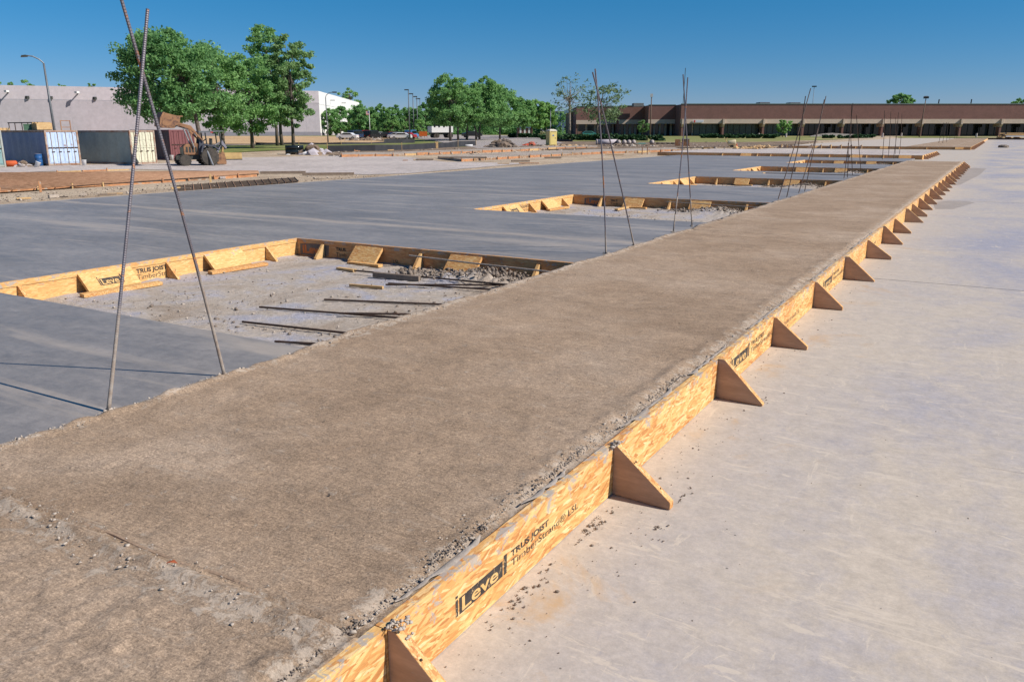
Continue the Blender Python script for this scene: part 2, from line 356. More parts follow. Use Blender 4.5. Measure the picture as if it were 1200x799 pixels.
M['crumb_dk'] = gmat('dark_clods', (.17, .13, .10), (.26, .21, .17), 8, bmp=.5)
M['rebar'] = gmat('rebar_steel', (.20, .19, .215), (.15, .13, .14), 5, .55, .3, 200, .002, .4, c3=(.42, .17, .06), th=.58)
M['rebar_mortar'] = gmat('mortar_coated_steel', (.36, .32, .28), (.26, .2, .16), 20, .9, .6, 120, .004)
M['rebar_dk'] = gmat('dark_steel', (.045, .035, .03), (.09, .05, .035), 8, .6, .3, 100, .003, .3)
M['rust'] = gmat('rust_bars', (.40, .23, .14), (.26, .14, .08), 3, .9)
M['soil'] = soil('tan_soil', (.34, .25, .17), (.42, .33, .24), (.50, .40, .29))
M['soil_dk'] = soil('dark_soil', (.13, .095, .07), (.20, .145, .105), (.30, .22, .155), .4)
M['soil_or'] = soil('orange_soil', (.40, .27, .15), (.50, .33, .18), (.56, .40, .25), .15)
M['grass'] = soil('grass', (.10, .13, .035), (.17, .19, .06), (.30, .27, .12), .12)
M['grass_dry'] = soil('field_grass', (.13, .16, .05), (.22, .22, .08), (.36, .30, .15), .05)
M['lot'] = soil('pale_pavement', (.40, .35, .32), (.46, .40, .37), (.50, .44, .40), .12, .7)
M['asphalt'] = soil('grey_road', (.28, .25, .24), (.33, .29, .27), (.36, .32, .3), .3)
# ------------------------------------------------------------------ ground and slab
def axis_pts(lo, hi, c0, c1, step, grow=1.16):
    a = list(np.arange(c0, c1 + step, step)); s = step; x = c1
    while x < hi: s *= grow; x += s; a.append(x)
    s = step; x = c0
    while x > lo: s *= grow; x -= s; a.insert(0, x)
    return np.array(a)
gx = axis_pts(-3500, 3500, -130, 60, 3.2); gx = np.unique(np.concatenate([gx, [-24.5, -23.6, -22.6, -21.6, -20.8]])); gy = axis_pts(-300, 5000, -20, 260, 3.2)
XX, YY = np.meshgrid(gx, gy); Z = ground(XX, YY); nx, ny = len(gx), len(gy)
ii = (np.arange(ny - 1)[:, None] * nx + np.arange(nx - 1)[None, :]).ravel()
struct(np_mesh('ground', np.stack([XX.ravel(), YY.ravel(), Z.ravel()], 1), np.stack([ii, ii + 1, ii + nx + 1, ii + nx], 1), M['soil'], smooth=True))
def sheet(name, pts, mat, off=.02, px=True, lift=0.0, step=3.0):
    P = [G(*p) for p in pts] if px else [Vector((p[0], p[1], 0)) for p in pts]
    bm = bmesh.new(); f = bm.faces.new([bm.verts.new((p.x, p.y, 0)) for p in P])
    bmesh.ops.triangulate(bm, faces=bm.faces[:])
    for k in range(9):
        es = [e for e in bm.edges if e.calc_length() > max(step, .07 * min(math.hypot(v.co.x, v.co.y) for v in e.verts))]
        if not es: break
        bmesh.ops.subdivide_edges(bm, edges=es, cuts=1); bmesh.ops.triangulate(bm, faces=[f for f in bm.faces if len(f.verts) > 3])
    bm.normal_update()
    for v in bm.verts: v.co.z = float(ground(v.co.x, v.co.y)) + off
    if sum(f.normal.z for f in bm.faces) < 0: bmesh.ops.reverse_faces(bm, faces=bm.faces[:])
    me = bpy.data.meshes.new(name); bm.to_mesh(me); bm.free(); me.materials.append(mat)
    return struct(link(name, me))
sheet('field', [(-700, 168), (0, 167), (250, 166), (420, 164.5), (600, 164), (700, 166), (790, 167.2), (890, 166.8), (985, 163.8), (1010, 160.6), (1250, 161.2), (1900, 163), (2000, 154.25), (-900, 154.25)], M['grass_dry'], .03)
sheet('bare_soil', [(255, 169), (300, 169), (420, 168), (480, 166), (470, 163), (400, 160.5), (300, 160), (100, 160), (0, 162), (0, 168)], M['soil_or'], .06)
sheet('grass_strip', [(262, 180), (320, 177), (400, 175), (470, 174), (560, 172.5), (650, 167), (560, 164), (500, 168.5), (420, 169), (300, 170), (250, 172), (215, 178)], M['grass'], .06)
sheet('dark_soil', [(385, 183), (430, 182), (520, 179.5), (560, 177), (600, 173.5), (660, 172.5), (760, 173.5), (800, 174), (880, 172.5), (935, 170), (960, 166.2), (890, 167), (790, 167.6), (700, 166.6), (640, 166), (570, 172), (500, 174.5), (400, 175.5)], M['soil_dk'], .08)
sheet('road', [(430, 158.7), (480, 161), (540, 160.5), (600, 162), (628, 166), (560, 175), (590, 174), (660, 168.5), (640, 163), (600, 159.5), (520, 158.2)], M['asphalt'], .10)
sheet('parking_lot', [(-260, 208), (0, 196.5), (154, 192), (200, 191.5), (262, 185.5), (420, 182.3), (480, 184.5), (520, 190), (620, 191.6), (480, 203.6), (430, 205.2), (305, 202.2), (154, 198.6), (0, 203), (-260, 219)], M['lot'], .02, step=2.5)
sheet('pavement', [(-120, 210), (0, 213), (68, 218.5), (0, 222.2), (-120, 229)], M['lot'], .05)
# floor slab, poured in bays with open joints
fs = bpy.data.objects.new('floor_slab', None); C.objects.link(fs); struct(fs)
jY = [-6, 10.35, 23.4, 36.2, 46.3, 58, 72, 88, 104, 122, 142, 164, 188, 214]
jX = [-20.5, -4.2, 9.2, 24, 42, 70]
for i in range(len(jY) - 1):
    for k in range(len(jX) - 1):
        g = .010 if jY[i] < 20 else .02
        x0, x1, y0, y1 = jX[k] + .002, jX[k+1] - .002, jY[i] + g, jY[i+1] - g
        MB().box(x0, y0, -.16, x1, y1, 0).build('slab_bay', M['slab'], fs)
for P_ in ([(-1.06, 20.6), (-.7, 20.9), (-.35, 23.0), (-.55, 23.3), (-.95, 23.2), (-1.25, 22.6)], [(-1.3, 30.2), (-.95, 30.6), (-.55, 37.8), (-.4, 44.6), (-.9, 45.2), (-1.3, 44.2), (-1.25, 37.0)]):
    mbp = MB(); mbp.add([(x, y, .0022) for x, y in P_], [tuple(range(len(P_)))]); struct(mbp.build('damp_patch', gmat('damp_concrete', (.33, .28, .24), (.40, .34, .29), 2, .6)))
# ------------------------------------------------------------------ raised panels
HB = .25
PX0, SX0, SX1 = -17.45, -3.93, -1.44
OP = [(3.9, 8.15), (13.05, 17.35), (22.2, 26.45), (31.4, 35.7), (40.5, 44.8)]
OX0, OX1 = -8.30, SX0 + .0
def holed(name, xs, ys, holes, z1, z0, mat, parent=None, amp=.002):
    xs = sorted(set(xs)); ys = sorted(set(ys)); mb = MB(); idx = {}
    def vi(x, y, z):
        k = (round(x, 4), round(y, 4), z)
        if k not in idx: idx[k] = len(mb.v); mb.v.append((x, y, z))
        return idx[k]
    def solid(i, j):
        if i < 0 or j < 0 or i >= len(xs) - 1 or j >= len(ys) - 1: return False
        cx, cy = (xs[i]+xs[i+1])/2, (ys[j]+ys[j+1])/2
        return not any(a < cx < b and c < cy < d for a, b, c, d in holes)
    for i in range(len(xs) - 1):
        for j in range(len(ys) - 1):
            if not solid(i, j): continue
            x0, x1, y0, y1 = xs[i], xs[i+1], ys[j], ys[j+1]
            mb.f.append((vi(x0,y0,z1), vi(x1,y0,z1), vi(x1,y1,z1), vi(x0,y1,z1)))
            if not solid(i-1, j): mb.f.append((vi(x0,y1,z1), vi(x0,y1,z0), vi(x0,y0,z0), vi(x0,y0,z1)))
            if not solid(i+1, j): mb.f.append((vi(x1,y0,z1), vi(x1,y0,z0), vi(x1,y1,z0), vi(x1,y1,z1)))
            if not solid(i, j-1): mb.f.append((vi(x0,y0,z1), vi(x0,y0,z0), vi(x1,y0,z0), vi(x1,y0,z1)))
            if not solid(i, j+1): mb.f.append((vi(x1,y1,z1), vi(x1,y1,z0), vi(x0,y1,z0), vi(x0,y1,z1)))
    mb.m = [0] * len(mb.f)
    return mb.build(name, mat, parent)
BT = .038
OXL = [-8.32, -8.56, -8.56, -8.70, -8.66]
holes = [(xl_ - BT, 0, a, b + BT) for (a, b), xl_ in zip(OP, OXL)] + [(-7.2, 0, 29.75, 30.15)]
ys = [-5, 50.3] + [y for h in holes for y in h[2:]]
struct(holed('concrete_panel', [PX0, SX0 - .0] + [h[0] for h in holes], ys, holes, HB - .004, .003, M['panel']))
# a pale bevelled lip where the finished surface meets each opening is the board top itself (below)
# rough strip: real relief
def strip_grid(name, y0, y1, step_x, step_y, fine, x0f=SX0, x1f=SX1):
    xs = np.linspace(0, 1, int((x1f - x0f) / step_x)); ysg = np.arange(y0, y1 + step_y / 2, step_y)
    U, Yg = np.meshgrid(xs, ysg); Yf = Yg.ravel(); Uf = U.ravel()
    wob = .035 * fbm(np.zeros_like(Yf) + 3, Yf, 1.1, 4, 5) + .02 * fbm(np.zeros_like(Yf), Yf, 9, 3, 6)
    near = np.clip((3.0 - Yf) / 3.0, 0, 1.6)
    xl = x0f - .02 + wob - near * .10 * 0
    xl = xl - .03 * ((Yf > 3.85)); X = xl + (x1f - xl) * Uf
    z = HB + .003 + .0045 * fbm(X, Yf, 1.2, 4, 1) + .0022 * fbm(X, Yf * 1.0, 14, 4, 2)
    if fine: z += .0016 * fbm(X * .5, Yf, 60, 3, 3)
    dl = X - xl; dr = x1f - X
    z += .014 * np.exp(-((dl - .05) / .04) ** 2) * (.6 + .9 * np.abs(fbm(X, Yf, 8, 3, 9)))          # squeezed lip along the left
    z -= .012 * sm(.03, 0, dl)
    z -= .012 * np.exp(-((dr - .035) / .04) ** 2)                                                 # trowel groove along the form
    z += .006 * np.exp(-((dr - .13) / .05) ** 2) * (1 + 1.5 * fbm(X, Yf, 10, 3, 11))
    jl = 1.55 + .02 * fbm(X, Yf * 0, 2.5, 3, 4); d = Yf - jl
    z -= .014 * np.exp(-(d / .010) ** 2); z += .006 * sm(.06, -.02, d) * sm(-1.2, -.1, d); z += .010 * np.exp(-((d + .04) / .03) ** 2) * (1 + fbm(X, Yf, 12, 3, 12)) + .003 * np.exp(-((d - .03) / .02) ** 2)
    rough = sm(1.6, 1.2, Yf); z += rough * .005 * np.abs(fbm(X, Yf * .7, 9, 4, 21)) + rough * .004 * fbm(X, Yf, 35, 3, 22)
    nX, nY = len(xs), len(ysg); k = (np.arange(nY - 1)[:, None] * nX + np.arange(nX - 1)[None, :]).ravel()
    V = np.stack([X, Yf, z], 1); F = np.stack([k, k + 1, k + nX + 1, k + nX], 1)
    # skirts
    for side in (0, nX - 1):
        e = np.arange(nY) * nX + side; b = len(V); W = V[e].copy(); W[:, 2] = .003; V = np.concatenate([V, W])
        q = np.arange(nY - 1); f = np.stack([e[q], e[q+1], b + q + 1, b + q], 1)
        F = np.concatenate([F, f if side == 0 else f[:, ::-1]])
    return V, F
cs = bpy.data.objects.new('concrete_strip', None); C.objects.link(cs); struct(cs)
for y0, y1, sx, sy, fn in ((-3, 0.6, .06, .06, False), (.6, 5.0, .014, .012, True), (5.0, 12, .03, .03, True), (12, 46.2, .06, .08, False)):
    V, F = strip_grid('strip_surface', y0, y1, sx, sy, fn); np_mesh('strip_surface', V, F, M['strip'], cs, True)
xs = np.linspace(-3.75, -1.5, 160); jl = 1.55 + .02 * fbm(xs, xs * 0, 2.5, 3, 4)
jb = MB(); zz = HB + .004 + .003 * fbm(xs, xs * 0, 3, 3, 77)
for i in range(159): jb.add([(xs[i], jl[i] + .012, zz[i]), (xs[i+1], jl[i+1] + .012, zz[i+1]), (xs[i+1], jl[i+1] + .019, zz[i+1] + .004), (xs[i], jl[i] + .019, zz[i] + .004), (xs[i], jl[i] + .008, HB - .008), (xs[i+1], jl[i+1] + .008, HB - .008)], [(0, 1, 2, 3), (4, 5, 1, 0)])
M['joint'] = gmat('reddish_joint_filler', (.46, .32, .22), (.36, .25, .17), 9, .9, .4, 60)
tag(jb.build('joint_filler', M['joint']), 'thin reddish filler board crossing the brown strip in the left foreground', 'joint filler')
def crack(name, x0, y0, ang, L, z, wd, mat, seed):
    rd = random.Random(seed); x, y, a = x0, y0, ang; pts = [(x, y)]
    for i in range(int(L / .06)): a += rd.gauss(0, .16); a = a * .93 + ang * .07; x += .06 * math.cos(a); y += .06 * math.sin(a); pts.append((x, y))
    mb = MB(); n = len(pts)
    for i in range(n - 1):
        w0 = wd * (.4 + .6 * math.sin(math.pi * i / n)); w1 = wd * (.4 + .6 * math.sin(math.pi * (i + 1) / n)); (x0_, y0_), (x1_, y1_) = pts[i], pts[i + 1]
        mb.add([(x0_, y0_ - w0, z), (x1_, y1_ - w1, z), (x1_, y1_ + w1, z), (x0_, y0_ + w0, z)], [(0, 1, 2, 3)])
    struct(mb.build(name, mat))
ckm = gmat('crack_grit', (.20, .17, .15), (.28, .24, .21), 30, .9)
for i, (x, y, a, L) in enumerate([(.1, 4.6, .15, 1.3), (.35, 8.5, -.2, 2.2), (.2, 15.2, .1, 1.8)]): crack('slab_crack', x, y, a, L, .0015, .0013, ckm, i)
for i, (x, y, a, L) in enumerate([(-6.3, 9.1, .03, 2.3), (-7.4, 8.7, -.02, 3.4), (-12, 11.6, .05, 3.)]): crack('panel_crack', x, y, a, L, HB - .0022, .004, ckm, 20 + i)
# ------------------------------------------------------------------ lettering
def text_part(body, size, mat, Mx, name, parent, bold=0.0, sx=1.0):
    cu = bpy.data.curves.new(name, 'FONT'); cu.body = body; cu.size = size; cu.extrude = .0002; cu.offset = bold; cu.resolution_u = 3
    o = bpy.data.objects.new('tmp_text', cu); me = bpy.data.meshes.new_from_object(o); bpy.data.objects.remove(o)
    me.name = name; me.transform(Mx @ Matrix.Diagonal((sx, 1, 1, 1))); me.materials.append(mat)
    return link(name, me, parent)
def logo(Mx, h, parent, dark=None, light=None, full=True, sx=1.0, tx=1.0):
    # boxed mark: dark i, box with pale letters, dark tall l; two lines of print to its right
    dark = dark or M['ink']; light = light or M['ink_wood']
    mb = MB(); w = h * 2.25
    mb.box(0, 0, 0, .10*h, .80*h, .0012); mb.box(0, .88*h, 0, .10*h, 1.0*h, .0012)
    mb.box(.16*h, 0, 0, w, .80*h, .0010); mb.box(w + .06*h, 0, 0, w + .22*h, 1.0*h, .0012)
    M0 = Mx; Mx = Mx @ Matrix.Diagonal((sx, 1, 1, 1)); mb.v = [tuple(Mx @ Vector((p[0], p[1], p[2] * .45))) for p in mb.v]
    mb.build('logo_print', dark, parent)
    text_part('Leve', h * .92, light, Mx @ Matrix.Translation((.22*h, .10*h, .0009)), 'logo_lettering', parent, .0012, 1.04)
    if full:
        text_part('TRUS JOIST', h * .44, dark, M0 @ Matrix.Translation(((w + .45*h) * sx, .62*h, .0004)), 'lettering', parent, .0012, 1.2 * tx)
        text_part('TimberStrand\u00ae LSL', h * .54, dark, M0 @ Matrix.Translation(((w + .45*h) * sx, .08*h, .0004)), 'lettering', parent, 0, 1.18 * tx)
def on_plus_x(X, Y, Zc): return Matrix(((0, 0, 1, X), (1, 0, 0, Y), (0, 1, 0, Zc), (0, 0, 0, 1)))     # text runs to +Y, faces +X
def on_minus_y(X, Y, Zc): return Matrix(((1, 0, 0, X), (0, 0, -1, Y), (0, 1, 0, Zc), (0, 0, 0, 1)))    # text runs to +X, faces -Y
# ------------------------------------------------------------------ long edge form
BX0, BX1 = SX1 + .002, SX1 + .002 + BT
ef = T('edge_form', 'long straight timber form with triangular braces along the right edge of the brown strip', 'concrete form')
cuts = [-3.0, 1.62, 4.9, 8.2, 11.8, 15.4, 19.0, 22.6, 26.2, 29.8, 33.4, 37.0, 40.6, 43.4, 46.2]
boards = []
for i in range(len(cuts) - 1):
    mb = MB(); n = max(2, int((cuts[i+1] - cuts[i]) / .16)); yy = np.linspace(cuts[i] + .002, cuts[i+1] - .002, n + 1)
    vs = []
    off = 0
    for y in yy:
        b = 0; tp = HB + .008 + .002 * mnoise.noise((5, y * 9, 1))
        vs += [(BX0, y, .004), (BX1 + b + off, y, .004), (BX1 + b + off, y, tp), (BX0, y, tp)]
    fs_ = [(k*4+a, (k+1)*4+a, (k+1)*4+(a+1) % 4, k*4+(a+1) % 4) for k in range(n) for a in range(4)]
    mb.add(vs, [f[::-1] for f in fs_] + [(0, 1, 2, 3), (n*4+3, n*4+2, n*4+1, n*4)])
    boards.append(mb.build('board', M['lsl_y'], ef))
logo(on_plus_x(BX1 + .0004, 1.99, .085), .080, boards[1], sx=1.72, tx=1.42)
logo(on_plus_x(BX1 + .0004, 5.32, .095), .10, boards[2], sx=2.0, tx=1.5)
logo(on_plus_x(BX1 + .0004, 8.75, .095), .10, boards[3], sx=2.2, tx=1.5)
text_part('TimberStrand\u00ae LSL', .05, M['ink'], on_plus_x(BX1 + .0004, 6.95, .08), 'lettering', boards[2], 0, 1.6)
text_part('TimberStrand\u00ae LSL', .055, M['ink'], on_plus_x(BX1 + .0004, 12.5, .1), 'lettering', boards[4], 0, 1.2)
bY = [1.63, 3.32, 5.01, 6.55, 8.26, 10.1, 12.0, 13.75, 15.35, 17.3, 18.6, 20.3, 21.9, 23.6, 25.2, 26.9, 28.6, 30.5, 32.2, 34.0, 35.9, 37.7, 39.2, 41.0, 42.8, 44.5, 46.0]
bh, bl = .262, .315
def brace_mesh(h, l, th, tip=.03, toe=.02):
    mb = MB().prism([(0, 0), (l, 0), (l, toe), (tip, h), (0, h)], 0, th, ax='y'); mb.m[0] = mb.m[1] = 1; return mb       # x = out, z = up, thickness along y
bmesh0 = None
for i, y in enumerate(bY):
    if i < 4:
        o = brace_mesh(bh * [1, .97, 1.02, .95][i], bl * [1, .98, 1.05, .94][i], .038, [.03, .018, .045, .025][i], [.02, .035, .012, .028][i]).build('brace', [M['brace'], M['ply']], ef, bevel=.0015); variants = (variants if i else []) + [o]
        for k in range(2):
            f_ = .3 + .45 * k; nl = MB().lathe([(.0045, 0), (.0045, .004), (.002, .006)], 8, M=Matrix.Translation((.03 + (bl - .03) * f_, .012 + .012 * k, bh - (bh - .02) * f_ + .001)) @ Matrix.Rotation(R(48), 4, 'Y')).build('nail', M['rebar_dk'], o)
    else:
        src = variants[(i * 7 + 3) % 4]; o = src.copy(); C.objects.link(o)
    o.parent = ef; o.location = (BX1 + .001, y, .004); o.rotation_euler = (0, 0, R(random.uniform(-5, 5))); s = random.uniform(.93, 1.04); o.scale = (random.uniform(.93, 1.05), 1, s)
# nail and mortar lumps on braces and boards are real crumbs
def crumbs(name, pts, sizes, mat, parent=None, label=None, cat=None, flat=.7):
    bm = bmesh.new(); bmesh.ops.create_icosphere(bm, subdivisions=1, radius=1)
    bv = np.array([v.co for v in bm.verts]); bf = np.array([[v.index for v in f.verts] for f in bm.faces]); bm.free()
    n = len(pts); pts = np.asarray(pts, float); sizes = np.asarray(sizes, float); sizes = np.minimum(sizes, np.median(sizes) * 3.2)
    jit = 1 + rng.uniform(-.55, .45, (n, len(bv), 1)); ax = rng.uniform(.5, 1.5, (n, 1, 3)); ax[:, :, 2] *= flat
    V = pts[:, None, :] + bv[None] * jit * ax * sizes[:, None, None]
    F = bf[None] + (np.arange(n) * len(bv))[:, None, None]
    o = np_mesh(name, V.reshape(-1, 3), F.reshape(-1, 3), mat, parent)
    if label: tag(o, label, cat)
    return stuff(o) if n > 12 else o
n = 2600; y = 1.2 + rng.exponential(5.0, n); y = y[y < 40]; n = len(y); cl = np.clip(fbm(y * 0, y, 2.2, 3, 31) + .75, 0.05, 2)
keep = rng.random(n) < cl * .8; y = y[keep]; n = len(y); x = SX1 - .03 - np.abs(rng.normal(0, .06, n))
crumbs('mortar_crumbs', np.stack([x, y, np.full(n, HB + .004)], 1), rng.gamma(1.4, .0013, n) + .0010, M['crumb'], None, 'pale mortar crumbs scattered on the strip beside the edge form', 'mortar crumbs')
cy_ = [(1.50, 1.62), (2.0, 2.35), (2.6, 3.2), (1.2, 1.45), (3.9, 4.6)]
P = []; S_ = []
for a, b in cy_:
    for k in range(90):
        P.append((SX1 - .045 - abs(random.gauss(0, .028)), random.uniform(a, b), HB + .008)); S_.append(random.uniform(.002, .0062))
crumbs('concrete_lumps', P, S_, M['crumb_dk'], None, 'darker concrete lumps heaped on the strip edge by the nearest braces', 'concrete lumps')
for (ya, yb) in ((1.75, 2.25), (2.55, 2.95), (3.55, 4.3), (4.6, 5.4), (6.0, 7.2), (8.4, 9.6), (11.0, 13.0)):
    ysm = np.linspace(ya, yb, 40); w_ = .012 + .022 * np.abs(fbm(ysm, ysm * 0, 9, 3, 55)); mb = MB()
    tz = HB + .0095 + .004 * np.abs(fbm(ysm, ysm * 0, 20, 3, 56)); en = np.minimum(1, np.minimum(ysm - ya, yb - ysm) / .06)
    for k in range(39):
        a, b = (k, k + 1); xa = lambda j: BX0 - .035; xb = lambda j: BX0 - .03 + w_[j] * en[j] + .005
        mb.add([(xa(a), ysm[a], HB - .004), (xb(a), ysm[a], HB + .0085), (xb(b), ysm[b], HB + .0085), (xa(b), ysm[b], HB - .004), ((xa(a) + xb(a)) / 2, ysm[a], tz[a]), ((xa(b) + xb(b)) / 2, ysm[b], tz[b])], [(0, 4, 5, 3), (4, 1, 2, 5)])
    tag(stuff(mb.build('mortar_smear', M['crumb'], smooth=True)), 'mortar smeared along the top of the edge form', 'mortar smear')
n = 900; x = rng.uniform(-3.9, -1.5, n); y = .6 + rng.exponential(4.5, n)
crumbs('strip_grit', np.stack([x, y, np.full(n, HB + .008)], 1), rng.gamma(1.3, .0008, n) + .0008, M['crumb_dk'], None, 'dark grit and small stones sprinkled over the brown strip', 'grit')
x = rng.uniform(-3.6, -1.5, 380); crumbs('joint_crumbs', np.stack([x, 1.50 + .02 * fbm(x, x * 0, 2.5, 3, 4) + rng.normal(0, .05, 380), np.full(380, HB + .018)], 1), rng.gamma(1.4, .0013, 380) + .0008, M['crumb'], None, 'broken mortar crumbs along the joint across the brown strip', 'mortar crumbs')
n = 1500; y = 1.0 + rng.exponential(4.0, n); x = SX0 + .01 + .035 * fbm(y * 0 + 3, y, 1.1, 4, 5) + np.abs(rng.normal(0, .035, n)) - .02
crumbs('edge_crumbs', np.stack([x, y, np.full(n, HB + .010)], 1), rng.gamma(1.3, .0015, n) + .0010, M['crumb'], None, 'pale mortar crumbs along the left edge of the brown strip', 'mortar crumbs')
n = 420; x = -1.38 + np.abs(rng.normal(0, .18, n)); y = 1.6 + rng.exponential(4, n)
crumbs('slab_grit', np.stack([x, y, np.full(n, .003)], 1), rng.gamma(1.3, .0011, n) + .0008, M['crumb_dk'], None, 'dark grit lying on the floor slab along the foot of the edge form', 'grit')
P = []; S_ = []
for cx_, cy2, k, sp in ((-1.36, 2.98, 50, .05), (-1.10, 3.10, 14, .05), (-1.36, 2.35, 40, .07), (-1.13, 5.1, 20, .03), (-1.1, 3.45, 10, .03)):
    for j in range(k): P.append((cx_ + abs(random.gauss(0, sp * .6)), cy2 + random.gauss(0, sp * 1.8), .005)); S_.append(random.uniform(.0015, .007))
crumbs('slab_clods', P, S_, M['crumb_dk'], None, 'dark mud clods on the slab next to the second brace', 'mud clods')
P = [(-1.375 + random.uniform(-.02, .03), 1.645 + random.gauss(0, .016), HB + .012 + abs(random.gauss(0, .008))) for k in range(46)]
P += [(-1.37 + .03, 1.66 + random.gauss(0, .01), HB - .018) for k in range(8)]
crumbs('mortar_lump', P, [random.uniform(.003, .008) for k in P], M['crumb'], None, 'grey mortar lump stuck on top of the nearest triangular brace', 'mortar lump')
P = [(-1.39 + random.uniform(-.02, .02), 3.33 + random.gauss(0, .02), HB + .012 + abs(random.gauss(0, .005))) for k in range(26)]
crumbs('mortar_lump', P, [random.uniform(.004, .009) for k in P], M['crumb'], None, 'small mortar lump on top of the second brace from the foreground', 'mortar lump')
n = 500; crumbs('slab_specks', np.stack([rng.uniform(-1, 4, n), 1.5 + rng.exponential(6, n), np.full(n, .001)], 1), rng.gamma(1.2, .0008, n) + .0006, M['crumb_dk'], None, 'tiny dark specks scattered over the open floor slab', 'grit')
# fallen reddish leaf by the strip joint
lp = at(192, 661, HB + .012); lf = MB()
lf.add([(0,0,0),(.022,.006,.006),(.045,.012,.001),(.028,.020,.009),(.010,.016,.004)], [(0,1,3,4),(1,2,3)]); lf.tube([(-.012,-.004,.002),(0,0,0)], .0012, 5)
lfo = lf.build('dead_leaf', gmat('red_leaf', (.38, .09, .03), (.2, .06, .03), 40)); lfo.location = lp; lfo.rotation_euler = (0, 0, .4)
tag(lfo, 'small curled red-brown leaf lying on the brown strip at lower left', 'leaf')
# ------------------------------------------------------------------ opening forms
ordn = ['nearest', 'second nearest', 'middle', 'fourth', 'farthest']
stamp_dark = gmat('dark_concrete_smear', (.12, .105, .10), (.2, .17, .15), 9)
orange_ink = gmat('orange_wood_lettering', (.55, .20, .07), (.45, .15, .05), 20)
for oi, (a, b) in enumerate(OP):
    OX0 = OXL[oi]
    lab = ['nearest timber opening form with mud, rebar rods and blocks inside', 'second timber opening form behind the second pair of rods', 'third timber opening form in the grey panel with mortar-spattered block',
           'fourth timber opening form just beyond the dark slot', 'farthest timber opening form in the grey panel, near the end of the brown strip'][oi]
    f = T('opening_form', lab, 'concrete form', (0, 0, 0), 0, 'timber forms around the window openings')
    zt = HB + .001
    bl_ = MB().box(OX0 - BT, a, .004, OX0, b, zt).build('board', M['lsl_lit'], f)
    bf_ = MB().box(OX0 - BT, b, .004, OX1 - .05, b + BT, zt + .001).build('board', M['lsl_x'], f)
    MB().box(OX0 + .001, a + .001, .004, OX1 - .09, a + .026, HB - .014).build('board', M['wood_dk'], f)
    MB().box(OX1 - .085, a + .002, .004, OX1 - .057, b - .002, HB - .012).build('board', M['wood_dk'], f)
    MB().box(OX0, a + .01, HB - .052, OX0 + .009, b - .012, HB - .001).build('top_strip', M['lsl_lit'], f)
    MB().box(OX0 + .012, b - .009, HB - .052, OX1 - .06, b, HB - .001).build('top_strip', M['lsl_x'], f)
    sc = (b - a) / 4.25
    def left_brace(yy, wd, logo_=False):
        h, l = .19, .19
        o = MB().prism([(0, 0), (l, 0), (l, .012), (.012, h), (0, h)], 0, wd, ax='y').build('brace', M['lsl_lit'] if wd > .1 else M['brace'], f, bevel=.0015)
        o.location = (OX0 + .004, yy, .012); return o
    def wide_left(yy, wd):
        th = .036; o = MB().prism([(.004, .185), (.165, .02), (.165 + th * .7, .02 + th * .7), (.004 + th * .3, .185 + th)], 0, wd, ax='y').build('sloping_block', M['lsl_lit'], f, bevel=.0015)
        o.location = (OX0 + .004, yy, .006)
        k = MB().box(0, 0, 0, .09, wd * 1.45, .036).build('kick_block', M['brace'], f, bevel=.002); k.location = (OX0 + .205, yy - .12, .022); k.rotation_euler = (0, R(4), R(-4))
        return o
    def far_brace(xx, wd=.038):
        o = brace_mesh(.19, .19, wd, .03).build('brace', [M['brace'], M['wood']], f, bevel=.0015); o.location = (xx + wd, b - .012, .012); o.rotation_euler = (0, 0, R(-90 + random.uniform(-3, 3))); return o
    def wide_far(xx, wd):
        th = .036; o = MB().prism([(-.004, .185), (-.165, .02), (-.165 - th * .7, .02 + th * .7), (-.004 - th * .3, .185 + th)], 0, wd, ax='x').build('sloping_block', M['brace'], f, bevel=.0015)
        o.location = (xx, b - .012, .01)
        k = MB().box(0, -.09, 0, wd * 1.15, 0, .036).build('kick_block', M['brace'], f, bevel=.002); k.location = (xx + .08, b - .215, .02)
        return o
    left_brace(a + .40 * sc, .038)
    w1 = wide_left(a + 1.03 * sc, .62)
    left_brace(a + 2.12 * sc, .038); w2 = wide_left(a + 2.66 * sc, .58); left_brace(a + 3.66 * sc, .038)
    far_brace(-7.87); wide_far(-7.22, .46); far_brace(-6.2); wide_far(-5.68, .46); far_brace(-4.5)
    if oi in (0, 1):
        th = math.atan2(.165, .161)
        # print on the sloping block: right = +Y, up along the slope
        Ms = Matrix.Translation((.190 - .035 + .0010, .16, .045 + .035 + .0010)) @ Matrix(((0, -.70, .714, 0), (1, 0, 0, 0), (0, .714, .70, 0), (0, 0, 0, 1)))
        logo(Ms, .115, w1, full=False)
        Mt = on_plus_x(OX0 + .0004, a + 1.03 * sc + .70, .05)
        text_part('TRUS JOIST', .07, M['ink'], Mt @ Matrix.Translation((0, .075, 0)), 'lettering', bl_, .003, 1.15)
        text_part('TimberStrand', .085, M['ink'], Mt, 'lettering', bl_, 0, 1.1)
        sm_ = MB(); sm_.prism([(-8.27, .03), (-7.98, .02), (-7.74, .05), (-7.72, .19), (-8.0, .197), (-8.26, .18)], b - .0035, b - .0015, ax='y'); sm_.build('smear', stamp_dark, bf_)
        text_part('iLeve', .155, orange_ink, on_minus_y(-8.22, b - .004, .06), 'logo_lettering', bf_, .006, 1.15)
        text_part('TRUS', .062, M['ink'], on_minus_y(-7.6, b - .002, .13), 'lettering', bf_, .003, 1.2)
        text_part('Timb', .075, M['ink'], on_minus_y(-7.6, b - .002, .055), 'lettering', bf_, 0, 1.2)
        text_part('LSL', .06, M['ink'], on_minus_y(-6.62, b - .002, .04), 'lettering', bf_, 0, 1.2)
